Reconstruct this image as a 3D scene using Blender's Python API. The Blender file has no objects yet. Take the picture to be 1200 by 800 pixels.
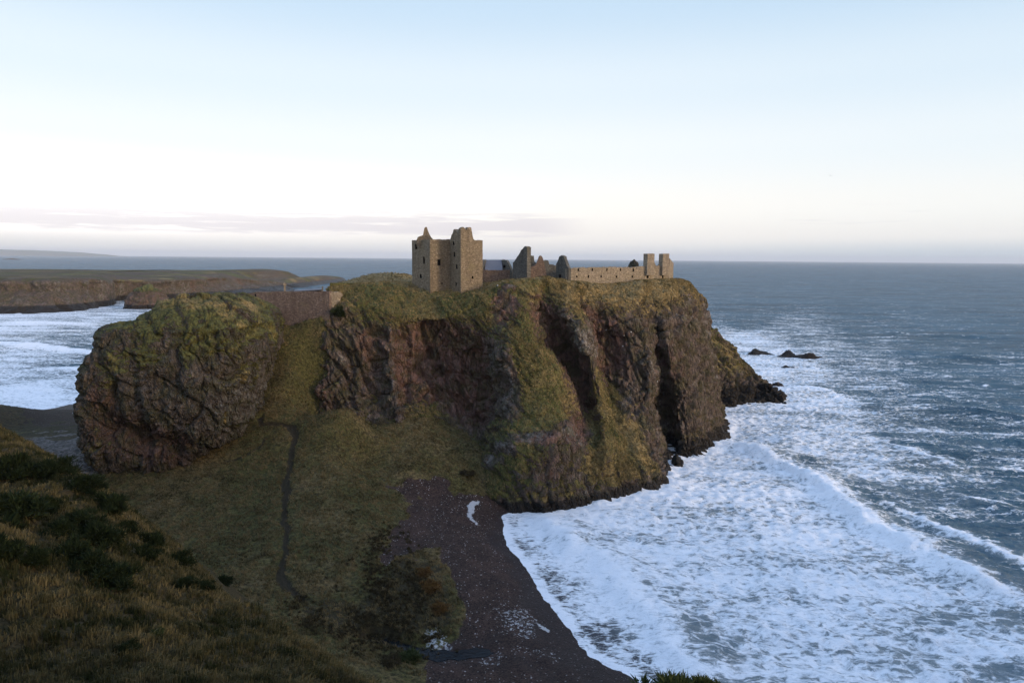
import bpy, math, random
import numpy as np
from mathutils import Vector, Matrix, Euler
from mathutils.bvhtree import BVHTree

SC = bpy.context.scene
COL = SC.collection
random.seed(7)
RNG = np.random.default_rng(7)
R = math.radians

# ------------------------------------------------------------------ camera
CAM_Z = 57.0
PITCH = R(6.92)
ROLL = 0.0082
F = 800.0                                   # focal length in photo pixels (1200 wide)
cam_d = bpy.data.cameras.new('camera')
cam_d.sensor_width = 36.0
cam_d.lens = 24.0
cam_d.clip_start = 0.2
cam_d.clip_end = 90000.0
cam = bpy.data.objects.new('camera', cam_d)
COL.objects.link(cam)
cam.location = (0, 0, CAM_Z)
cam.rotation_mode = 'QUATERNION'
CAM_M = Matrix.Rotation(math.pi / 2 - PITCH, 3, 'X') @ Matrix.Rotation(ROLL, 3, 'Z')
cam.rotation_quaternion = CAM_M.to_quaternion()
SC.camera = cam

# ------------------------------------------------------------------ sky
W = bpy.data.worlds.new('World')
SC.world = W
W.use_nodes = True
SUN_EL, SUN_AZ = R(9.0), R(122.0)           # azimuth measured from +Y towards +X: behind the camera and to the right
SKY_STRENGTH = 0.15

# ------------------------------------------------------------------ sun
sun_d = bpy.data.lights.new('sun', 'SUN')
sun_d.energy = 1.8
sun_d.angle = R(10)
sun_d.color = (1.0, 0.77, 0.53)
sun = bpy.data.objects.new('sun', sun_d)
COL.objects.link(sun)
_sd = Vector((math.sin(SUN_AZ) * math.cos(SUN_EL), math.cos(SUN_AZ) * math.cos(SUN_EL), math.sin(SUN_EL)))
sun.rotation_mode = 'QUATERNION'
sun.rotation_quaternion = _sd.to_track_quat('Z', 'Y')

SC.view_settings.view_transform = 'Standard'
SC.view_settings.look = 'None'
SC.view_settings.exposure = 0.32
SC.view_settings.gamma = 1.0
SC.view_settings.use_curve_mapping = False
SC.cycles.max_bounces = 6
SC.cycles.diffuse_bounces = 3
SC.cycles.glossy_bounces = 3
SC.cycles.volume_bounces = 0
SC.cycles.volume_step_rate = 1.0


# ------------------------------------------------------------------ node helper
class NT:
    def __init__(self, tree):
        self.t = tree
        self.n = tree.nodes
        self.n.clear()

    def put(self, sock, v):
        if isinstance(v, bpy.types.NodeSocket):
            self.t.links.new(v, sock)
        elif isinstance(v, (tuple, list)):
            if sock.type == 'RGBA' and len(v) == 3:
                v = (*v, 1.0)
            sock.default_value = v
        else:
            sock.default_value = v

    def node(self, kind, **kw):
        nd = self.n.new(kind)
        for k, v in kw.items():
            setattr(nd, k, v)
        return nd

    def math(self, op, a, b=0.0, c=None, clamp=False):
        nd = self.node('ShaderNodeMath', operation=op, use_clamp=clamp)
        self.put(nd.inputs[0], a)
        self.put(nd.inputs[1], b)
        if c is not None:
            self.put(nd.inputs[2], c)
        return nd.outputs[0]

    def add(self, a, b): return self.math('ADD', a, b)
    def sub(self, a, b): return self.math('SUBTRACT', a, b)
    def mul(self, a, b): return self.math('MULTIPLY', a, b)

    def step(self, x, lo, hi):
        nd = self.node('ShaderNodeMapRange', interpolation_type='SMOOTHSTEP')
        self.put(nd.inputs['Value'], x)
        nd.inputs['From Min'].default_value = lo
        nd.inputs['From Max'].default_value = hi
        return nd.outputs[0]

    def mix(self, f, a, b, blend='MIX'):
        nd = self.node('ShaderNodeMix', data_type='RGBA', blend_type=blend)
        self.put(nd.inputs[0], f)
        self.put(nd.inputs[6], a)
        self.put(nd.inputs[7], b)
        return nd.outputs[2]

    def pos(self):
        return self.node('ShaderNodeNewGeometry').outputs['Position']

    def obj(self):
        return self.node('ShaderNodeTexCoord').outputs['Object']

    def scale(self, v, s, rot=(0, 0, 0)):
        nd = self.node('ShaderNodeMapping')
        self.put(nd.inputs['Vector'], v)
        nd.inputs['Scale'].default_value = s
        nd.inputs['Rotation'].default_value = rot
        return nd.outputs[0]

    def noise(self, v, s, detail=4.0, rough=0.55, dist=0.0):
        nd = self.node('ShaderNodeTexNoise')
        self.put(nd.inputs['Vector'], v)
        nd.inputs['Scale'].default_value = s
        nd.inputs['Detail'].default_value = detail
        nd.inputs['Roughness'].default_value = rough
        nd.inputs['Distortion'].default_value = dist
        return nd.outputs['Fac']

    def vor(self, v, s, feature='F1', out='Distance', rand=1.0):
        nd = self.node('ShaderNodeTexVoronoi', feature=feature)
        self.put(nd.inputs['Vector'], v)
        nd.inputs['Scale'].default_value = s
        nd.inputs['Randomness'].default_value = rand
        return nd.outputs[out]

    def attr(self, name):
        return self.node('ShaderNodeAttribute', attribute_name=name).outputs['Fac']

    def bump(self, h, strength, dist, normal=None):
        nd = self.node('ShaderNodeBump')
        nd.inputs['Strength'].default_value = strength
        nd.inputs['Distance'].default_value = dist
        self.put(nd.inputs['Height'], h)
        if normal is not None:
            self.put(nd.inputs['Normal'], normal)
        return nd.outputs[0]

    def principled(self, color, rough=0.9, spec=0.2, normal=None, **kw):
        nd = self.node('ShaderNodeBsdfPrincipled')
        self.put(nd.inputs['Base Color'], color)
        self.put(nd.inputs['Roughness'], rough)
        self.put(nd.inputs['Specular IOR Level'], spec)
        if normal is not None:
            self.put(nd.inputs['Normal'], normal)
        for k, v in kw.items():
            self.put(nd.inputs[k], v)
        return nd.outputs[0]

    def out(self, sh, which='Surface', kind='ShaderNodeOutputMaterial'):
        nd = self.node(kind)
        self.t.links.new(sh, nd.inputs[which])


def new_mat(name):
    m = bpy.data.materials.new(name)
    m.use_nodes = True
    return m, NT(m.node_tree)


# ------------------------------------------------------------------ sky shader: Nishita daylight under a dusk gradient with a strip of thin cloud
n = NT(W.node_tree)
sky = n.node('ShaderNodeTexSky')
sky.sky_type = 'NISHITA'
sky.sun_disc = False
sky.sun_elevation = SUN_EL
sky.sun_rotation = SUN_AZ
sky.altitude = 50
sky.air_density = 1.0
sky.dust_density = 1.5
vec = n.node('ShaderNodeTexCoord').outputs['Generated']
sep = n.node('ShaderNodeSeparateXYZ')
n.put(sep.inputs[0], vec)
dx, dy, dz = sep.outputs
ramp = n.node('ShaderNodeValToRGB')
ramp.color_ramp.interpolation = 'EASE'
els = ramp.color_ramp.elements
stops = [(0.0, (0.64, 0.66, 0.69)), (0.008, (0.78, 0.765, 0.75)), (0.03, (0.86, 0.82, 0.785)), (0.07, (0.90, 0.868, 0.832)), (0.15, (0.795, 0.83, 0.85)),
         (0.23, (0.68, 0.765, 0.835)), (0.34, (0.50, 0.645, 0.79)), (0.60, (0.44, 0.64, 1.00)), (1.0, (0.40, 0.60, 1.00))]
els[0].position, els[0].color = stops[0][0], (*stops[0][1], 1)
els[1].position, els[1].color = stops[-1][0], (*stops[-1][1], 1)
for p_, c_ in stops[1:-1]:
    e_ = els.new(p_)
    e_.color = (*c_, 1)
n.put(ramp.inputs[0], dz)
az = n.math('ARCTAN2', dx, dy)
cv = n.node('ShaderNodeCombineXYZ')
n.put(cv.inputs[0], n.mul(az, 4.0))
n.put(cv.inputs[1], n.mul(dz, 75.0))
cn = n.noise(cv.outputs[0], 2.0, 7.0, 0.62, 0.4)
cn2 = n.noise(cv.outputs[0], 0.9, 3.0, 0.5)
# main strip: azimuth -0.75 .. 0.12 at about 2.6 degrees up
band = n.mul(n.step(dz, 0.020, 0.042), n.sub(1.0, n.step(dz, 0.046, 0.078)))
rng = n.mul(n.step(n.mul(az, -1.0), -0.13, -0.02), n.sub(1.0, n.step(n.mul(az, -1.0), 1.2, 1.5)))
edge = n.sub(n.add(n.mul(band, 0.9), n.mul(n.sub(cn, 0.5), 2.6)), 0.26)
c1 = n.mul(n.mul(n.step(edge, 0.0, 0.55), rng), n.math('POWER', band, 0.5))
# faint scraps to the right
band2 = n.mul(n.step(dz, 0.03, 0.05), n.sub(1.0, n.step(dz, 0.055, 0.08)))
rng2 = n.step(az, 0.30, 0.42)
c2 = n.mul(n.mul(n.step(cn, 0.56, 0.66), rng2), n.mul(band2, 0.35))
cl = n.math('MAXIMUM', c1, c2)
low = n.mul(n.sub(1.0, n.step(dz, 0.0, 0.035)), n.mul(n.step(cn2, 0.40, 0.62), 0.35))
cl = n.math('MAXIMUM', cl, low)
lowl = n.mul(n.sub(1.0, n.step(az, -0.75, 0.15)), n.sub(1.0, n.step(dz, 0.06, 0.15)))
skyc = n.mix(n.mul(lowl, n.step(dz, 0.012, 0.05)), ramp.outputs[0], n.mix(1.0, ramp.outputs[0], (1.55, 1.55, 1.6), 'MULTIPLY'))
skyc = n.mix(n.mul(cl, 0.72), skyc, (0.64, 0.60, 0.655))
# afterglow of the low sun over the land behind the camera
dt = n.node('ShaderNodeVectorMath', operation='DOT_PRODUCT')
n.put(dt.inputs[0], vec)
dt.inputs[1].default_value = (math.sin(SUN_AZ), math.cos(SUN_AZ), 0.10)
glow = n.mul(n.step(dt.outputs['Value'], 0.25, 1.0), n.sub(1.0, n.step(dz, 0.05, 0.65)))
skyc = n.mix(glow, skyc, (3.0, 2.15, 1.38))
# the sky is a shade deeper to the right
skyc = n.mix(n.mul(n.step(az, 0.0, 0.75), n.sub(1.0, n.step(az, 0.9, 2.2))), skyc, n.mix(1.0, skyc, (0.90, 0.94, 0.97), 'MULTIPLY'))
lowr = n.mul(n.mul(n.step(az, 0.05, 0.62), n.sub(1.0, n.step(az, 0.9, 2.2))), n.sub(1.0, n.step(dz, 0.004, 0.035)))
skyc = n.mix(lowr, skyc, n.mix(1.0, skyc, (0.72, 0.82, 0.89), 'MULTIPLY'))
bg1 = n.node('ShaderNodeBackground')
n.put(bg1.inputs[0], skyc)
bg1.inputs[1].default_value = 0.93
bg2 = n.node('ShaderNodeBackground')
n.put(bg2.inputs[0], sky.outputs[0])
bg2.inputs[1].default_value = SKY_STRENGTH * 0.10
ad = n.node('ShaderNodeAddShader')
n.t.links.new(bg1.outputs[0], ad.inputs[0])
n.t.links.new(bg2.outputs[0], ad.inputs[1])
n.out(ad.outputs[0], kind='ShaderNodeOutputWorld')


# ------------------------------------------------------------------ picture -> place
def ray(px, py):
    return CAM_M @ Vector(((px - 600) / F, (400 - py) / F, -1.0))


def at(px, py, Y):
    d = ray(px, py)
    k = Y / d.y
    return np.array((d.x * k, Y, CAM_Z + d.z * k))


def on(px, py, z):
    d = ray(px, py)
    k = (z - CAM_Z) / d.z
    return np.array((d.x * k, d.y * k, z))


_MI = np.array(CAM_M.transposed())


def pix(P):
    """world points (N,3) -> photo pixel coordinates (only used to look up where a patch of ground cover lies)"""
    q = (P - np.array((0, 0, CAM_Z))) @ _MI.T
    w = np.where(q[:, 2] < -0.1, -q[:, 2], 0.1)
    return np.stack((600 + F * q[:, 0] / w, 400 - F * q[:, 1] / w), 1)


# ------------------------------------------------------------------ noise (numpy)
def _hash(ix, iy, iz, s):
    h = (ix.astype(np.uint32) * np.uint32(374761393) + iy.astype(np.uint32) * np.uint32(668265263)
         + iz.astype(np.uint32) * np.uint32(2147483647) + np.uint32((s * 974634777) & 0xffffffff))
    h = (h ^ (h >> np.uint32(13))) * np.uint32(1274126177)
    h = h ^ (h >> np.uint32(16))
    h = h * np.uint32(2246822519)
    return h ^ (h >> np.uint32(15))


_G = RNG.normal(size=(256, 3)).astype(np.float32)
_G /= np.linalg.norm(_G, axis=1, keepdims=True)


def perlin(p, s=0):
    p = np.asarray(p, np.float32)
    i = np.floor(p).astype(np.int64)
    f = p - i
    u = f * f * f * (f * (f * 6 - 15) + 10)
    r = 0
    for a in (0, 1):
        wx = u[:, 0] if a else 1 - u[:, 0]
        for b in (0, 1):
            wy = u[:, 1] if b else 1 - u[:, 1]
            for c in (0, 1):
                wz = u[:, 2] if c else 1 - u[:, 2]
                g = _G[_hash(i[:, 0] + a, i[:, 1] + b, i[:, 2] + c, s) & np.uint32(255)]
                d = g[:, 0] * (f[:, 0] - a) + g[:, 1] * (f[:, 1] - b) + g[:, 2] * (f[:, 2] - c)
                r = r + wx * wy * wz * d
    return r * 1.5


def fbm(p, octs=4, s=0, gain=0.5, lac=2.03):
    p = np.asarray(p, np.float32)
    r, a, t = 0, 1.0, 0.0
    for o in range(octs):
        r = r + a * perlin(p * (lac ** o) + 17.3 * o, s + o)
        t += a
        a *= gain
    return r / t * 1.3


def ridged(p, octs=3, s=0, gain=0.5):
    r, a, t = 0, 1.0, 0.0
    for o in range(octs):
        r = r + a * (1 - np.abs(perlin(np.asarray(p, np.float32) * (2.1 ** o) + 9.1 * o, s + o)) * 1.6)
        t += a
        a *= gain
    return r / t


def worley(p, s=0):
    """distance to the nearest cell point, gap to the second nearest, a random value of the cell"""
    p = np.asarray(p, np.float32)
    i = np.floor(p).astype(np.int64)
    f1 = np.full(len(p), 9.0, np.float32)
    f2 = f1.copy()
    cid = np.zeros(len(p), np.float32)
    for a in (-1, 0, 1):
        for b in (-1, 0, 1):
            for c in (-1, 0, 1):
                q = i + np.array((a, b, c))
                h = _hash(q[:, 0], q[:, 1], q[:, 2], s)
                o = np.stack(((h & 1023) / 1023.0, ((h >> np.uint32(10)) & 1023) / 1023.0, ((h >> np.uint32(20)) & 1023) / 1023.0), 1)
                d = np.linalg.norm(q + o - p, axis=1).astype(np.float32)
                v = ((h >> np.uint32(5)) & 255) / 255.0
                n1 = d < f1
                f2 = np.where(n1, f1, np.minimum(f2, d))
                cid = np.where(n1, v, cid)
                f1 = np.where(n1, d, f1)
    return f1, f2 - f1, cid


def sstep(x, a, b):
    t = np.clip((x - a) / (b - a), 0, 1)
    return t * t * (3 - 2 * t)


# ------------------------------------------------------------------ mesh helpers
def mesh_from(name, V, faces, nside, smooth=True):
    me = bpy.data.meshes.new(name)
    V = np.ascontiguousarray(V, np.float32)
    faces = np.ascontiguousarray(faces, np.int32)
    nf = len(faces)
    me.vertices.add(len(V))
    me.vertices.foreach_set('co', V.ravel())
    me.loops.add(nf * nside)
    me.loops.foreach_set('vertex_index', faces.ravel())
    me.polygons.add(nf)
    me.polygons.foreach_set('loop_start', np.arange(0, nf * nside, nside, dtype=np.int32))
    me.polygons.foreach_set('loop_total', np.full(nf, nside, np.int32))
    me.update(calc_edges=True)
    me.polygons.foreach_set('use_smooth', np.full(nf, smooth))
    return me


def put(name, me, mat, parent=None, **props):
    o = bpy.data.objects.new(name, me)
    COL.objects.link(o)
    if mat is not None:
        me.materials.append(mat)
    if parent is not None:
        o.parent = parent
        o.matrix_parent_inverse = Matrix.Translation(parent.location).inverted() if False else Matrix.Identity(4)
    for k, v in props.items():
        o[k] = v
    return o


def set_attr(me, name, vals):
    a = me.attributes.new(name, 'FLOAT', 'POINT')
    a.data.foreach_set('value', np.ascontiguousarray(vals, np.float32))


def grid_faces(nr, nc, wrap=False, flip=False):
    r = np.arange(nr - 1)[:, None]
    c = np.arange(nc if wrap else nc - 1)[None, :]
    c2 = (c + 1) % nc
    a = r * nc + c
    b = r * nc + c2
    d = (r + 1) * nc + c
    e = (r + 1) * nc + c2
    q = np.stack((a, d, e, b) if not flip else (a, b, e, d), -1)
    return q.reshape(-1, 4)


def grid_normals(P):
    """P (nr,nc,3): smooth normals of a grid"""
    du = np.gradient(P, axis=0)
    dv = np.gradient(P, axis=1)
    nn = np.cross(du, dv)
    nn /= np.linalg.norm(nn, axis=2, keepdims=True) + 1e-9
    return nn


def blend_spline(C, counts, axis, closed=False, lin=0.5):
    """resample control array C along an axis; half linear, half Catmull-Rom keeps edges without overshoot"""
    C = np.moveaxis(C, axis, 0)
    m = len(C)
    out = []
    segs = m if closed else m - 1
    for i in range(segs):
        k = counts[i]
        p1, p2 = C[i], C[(i + 1) % m]
        p0 = C[i - 1] if (i > 0 or closed) else p1
        p3 = C[(i + 2) % m] if (i + 2 < m or closed) else p2
        last = (not closed) and i == segs - 1
        t = np.linspace(0, 1, k + (1 if last else 0), endpoint=last).reshape((-1,) + (1,) * (C.ndim - 1))
        cr = 0.5 * (2 * p1 + (p2 - p0) * t + (2 * p0 - 5 * p1 + 4 * p2 - p3) * t ** 2 + (3 * p1 - p0 - 3 * p2 + p3) * t ** 3)
        li = p1 * (1 - t) + p2 * t
        out.append(lin * li + (1 - lin) * cr)
    return np.moveaxis(np.concatenate(out, 0), 0, axis)


def tps_fit(xy, z, reg=0.0):
    d = np.linalg.norm(xy[:, None] - xy[None], axis=2)
    K = np.where(d > 0, d * d * np.log(d + 1e-12), 0) + np.eye(len(xy)) * reg
    P = np.concatenate((np.ones((len(xy), 1)), xy), 1)
    A = np.zeros((len(xy) + 3,) * 2)
    A[:len(xy), :len(xy)] = K
    A[:len(xy), len(xy):] = P
    A[len(xy):, :len(xy)] = P.T
    w = np.linalg.solve(A, np.concatenate((z, np.zeros(3))))
    return xy, w


def tps_eval(fit, q):
    xy, w = fit
    out = np.empty(len(q))
    for s in range(0, len(q), 40000):
        b = q[s:s + 40000]
        d2 = ((b[:, None] - xy[None]) ** 2).sum(2)
        K = 0.5 * d2 * np.log(d2 + 1e-12)
        out[s:s + 40000] = K @ w[:-3] + w[-3] + b @ w[-2:]
    return out


def seg_dist(P, line):
    """unsigned distance to a polyline, parameter along it, and the side (+ = left of the direction)"""
    P = np.asarray(P, float)
    line = np.asarray(line, float)
    best = np.full(len(P), 1e9)
    side = np.zeros(len(P))
    par = np.zeros(len(P))
    for i in range(len(line) - 1):
        a, b = line[i], line[i + 1]
        ab = b - a
        t = np.clip(((P - a) @ ab) / (ab @ ab), 0, 1)
        q = a + t[:, None] * ab
        d = np.linalg.norm(P - q, axis=1)
        sd = np.sign(ab[0] * (P[:, 1] - a[1]) - ab[1] * (P[:, 0] - a[0]))
        m = d < best
        best = np.where(m, d, best)
        side = np.where(m, sd, side)
        par = np.where(m, i + t, par)
    return best, par, side


def in_poly(P, poly):
    x, y = P[:, 0], P[:, 1]
    c = np.zeros(len(P), bool)
    j = len(poly) - 1
    for i in range(len(poly)):
        xi, yi = poly[i]
        xj, yj = poly[j]
        hit = ((yi > y) != (yj > y)) & (x < (xj - xi) * (y - yi) / ((yj - yi) + 1e-12) + xi)
        c ^= hit
        j = i
    return c


def soft_poly(P, poly, w):
    """1 inside, 0 outside, fading over w at the edge"""
    ins = in_poly(P, poly)
    d, _, _ = seg_dist(P, list(poly) + [poly[0]])
    return sstep(np.where(ins, d, -d), -w, w)


# ------------------------------------------------------------------ materials
def land_material(name, lumps=0.6, tone=(1.0, 1.0, 1.0)):
    """rock with lichen, red faces, wet foot and a cover of grass, driven by what grows where"""
    m, n = new_mat(name)
    p = n.pos()
    g, dry, red, wet, lich = (n.attr(k) for k in ('grass', 'dry', 'red', 'wet', 'lichen'))
    big = n.noise(p, 0.09, 5)
    mid = n.noise(p, 0.55, 6, 0.6)
    fine = n.noise(p, 2.6, 6, 0.65)
    streak = n.noise(n.scale(p, (1.0, 1.0, 0.16), (0.0, 0.25, 0.0)), 0.9, 6, 0.62)
    # rock
    rock = n.mix(n.step(mid, 0.3, 0.7), (0.104, 0.078, 0.062), (0.262, 0.196, 0.156))
    rock = n.mix(n.mul(n.step(streak, 0.42, 0.72), 0.65), rock, (0.052, 0.042, 0.038))
    redc = n.mix(n.step(streak, 0.3, 0.7), (0.150, 0.082, 0.064), (0.300, 0.172, 0.136))
    rock = n.mix(n.math('MULTIPLY', n.step(n.add(red, n.mul(n.sub(mid, 0.5), 0.7)), 0.25, 0.75), 0.85), rock, redc)
    lf = n.step(n.add(n.mul(lich, 0.62), n.add(n.mul(n.sub(fine, 0.5), 1.5), n.mul(n.sub(mid, 0.5), 1.0))), 0.40, 0.56)
    rock = n.mix(n.mul(lf, 0.8), rock, (0.30, 0.275, 0.245))
    moss = n.step(n.add(n.noise(p, 0.32, 5, 0.6), n.mul(fine, 0.25)), 0.54, 0.76)
    rock = n.mix(n.mul(moss, 0.62), rock, (0.095, 0.092, 0.034))
    wf = n.step(n.add(wet, n.mul(n.sub(mid, 0.5), 0.6)), 0.35, 0.75)
    rock = n.mix(n.mul(wf, 0.88), rock, (0.016, 0.014, 0.013))
    ck = n.node('ShaderNodeTexNoise')
    n.put(ck.inputs['Vector'], p)
    ck.inputs['Scale'].default_value = 0.5
    ck.inputs['Detail'].default_value = 3.0
    cw = n.node('ShaderNodeVectorMath', operation='MULTIPLY_ADD')
    n.put(cw.inputs[0], ck.outputs['Color'])
    cw.inputs[1].default_value = (1.6, 1.6, 2.2)
    n.put(cw.inputs[2], n.scale(p, (1.0, 1.0, 0.34), (0.0, 0.22, 0.0)))
    cell = n.node('ShaderNodeTexVoronoi')
    n.put(cell.inputs['Vector'], cw.outputs[0])
    cell.inputs['Scale'].default_value = 0.62
    ccs = n.node('ShaderNodeSeparateColor')
    n.put(ccs.inputs[0], cell.outputs['Color'])
    rock = n.mix(n.mul(n.sub(1.0, ccs.outputs[0]), 0.36), rock, n.mix(1.0, rock, (0.45, 0.42, 0.42), 'MULTIPLY'))
    rock = n.mix(1.0, rock, tone, 'MULTIPLY')
    crack = n.sub(1.0, n.step(n.vor(cw.outputs[0], 0.62, 'DISTANCE_TO_EDGE'), 0.0, 0.10))
    crack2 = n.sub(1.0, n.step(n.vor(cw.outputs[0], 1.9, 'DISTANCE_TO_EDGE'), 0.0, 0.12))
    # grass
    gm = n.step(n.add(g, n.add(n.mul(n.sub(fine, 0.5), 0.95), n.mul(n.sub(mid, 0.5), 1.15))), 0.42, 0.60)
    gn = n.noise(n.scale(p, (1, 1, 0.55)), 1.7, 7, 0.78)
    green = n.mix(n.step(gn, 0.34, 0.66), (0.026, 0.028, 0.009), (0.126, 0.122, 0.036))
    dryc = n.mix(n.step(gn, 0.34, 0.68), (0.075, 0.053, 0.021), (0.380, 0.270, 0.115))
    dm = n.step(n.add(dry, n.add(n.mul(n.sub(big, 0.5), 0.9), n.mul(n.sub(mid, 0.5), 0.7))), 0.3, 0.8)
    grass = n.mix(dm, green, dryc)
    col = n.mix(gm, rock, grass)
    # relief
    v = n.vor(n.scale(p, (1, 1, 0.7)), 1.5)
    v2 = n.vor(n.scale(p, (1, 1, 0.5)), 0.55)
    hr = n.add(n.add(n.mul(v, lumps), n.mul(fine, 0.7)), n.add(n.mul(streak, 1.1), n.mul(v2, lumps)))
    hr = n.add(hr, n.add(n.mul(ccs.outputs[1], 0.9), n.add(n.mul(crack, -1.6), n.mul(crack2, -0.6))))
    hg = n.add(n.mul(gn, 0.8), n.mul(n.noise(p, 1.1, 4), 0.8))
    hh = n.node('ShaderNodeMix', data_type='FLOAT')
    n.put(hh.inputs[0], gm)
    n.put(hh.inputs[2], hr)
    n.put(hh.inputs[3], hg)
    nb = n.bump(hh.outputs[0], 0.9, 0.75)
    rough = n.math('MULTIPLY_ADD', wf, -0.45, 0.92)
    n.out(n.principled(col, rough, 0.25, nb))
    return m


MAT_LAND = land_material('rock_and_grass')
MAT_FAR = land_material('far_rock_and_grass', 0.8)
MAT_KNOB = land_material('lumpy_rock_and_grass', 1.3, (0.74, 0.80, 0.82))


def rock_relief(P, N, g, amp=1.0, shear=0.28, seed=0, big=1.7, stretch=5.0, blocks=1.25, facets=1.0):
    """displace cliff points along their normals: big bulges, leaning fissures, broken blocks, grain; less under grass"""
    t = P[:, 0] * 0.86 + P[:, 1] * 0.5
    q = np.stack((t + shear * P[:, 2], P[:, 1] * 0.3, P[:, 2] / stretch), 1)
    k = 1 - 0.72 * np.clip(g, 0, 1)
    d = big * fbm(P / 13.0, 3, seed + 1) * (0.5 + 0.5 * k)
    d = d - 2.9 * k * np.clip(ridged(q / 5.5, 2, seed + 5) - 0.66, 0, 1) * 2.2 - 1.7 * k * np.clip(ridged(q / 2.1 + 0.25 * fbm(P / 3.0, 2, seed + 7)[:, None], 1, seed + 6) - 0.70, 0, 1) * 2.0
    d = d + 0.55 * k * np.sin(P[:, 2] * 0.9 + 0.25 * t + 3.0 * fbm(P / 7.0, 2, seed + 8)) * (0.4 + fbm(P / 9.0, 2, seed + 3))
    d = d + 0.9 * k * fbm(q / 1.9, 3, seed + 9)
    w = P + 0.8 * np.stack([perlin(P / 3.0, seed + 20 + i) for i in range(3)], 1)
    f1, gap, cid = worley(np.stack((w[:, 0] / 2.6, w[:, 1] / 2.6, w[:, 2] / 4.2), 1), seed + 30)
    w2 = P + 2.0 * np.stack([perlin(P / 6.0, seed + 24 + i) for i in range(3)], 1)
    f1b, gapb, cidb = worley(np.stack((w2[:, 0] / 6.5, w2[:, 1] / 6.5, (w2[:, 2] + 0.5 * w2[:, 0]) / 8.5), 1), seed + 33)
    d = d + facets * (0.35 + 0.65 * k) * ((cidb - 0.5) * 1.6 - 1.1 * np.clip(0.10 - gapb, 0, 1) / 0.10 * k)
    d = d + blocks * k * ((cid - 0.5) * 1.1 - 0.9 * np.clip(0.16 - gap, 0, 1) / 0.16 * 0.6)
    d = d + 0.30 * (0.4 + 0.6 * k) * fbm(P / 1.3, 3, seed + 40)
    return P + N * (d * amp)[:, None]


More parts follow.
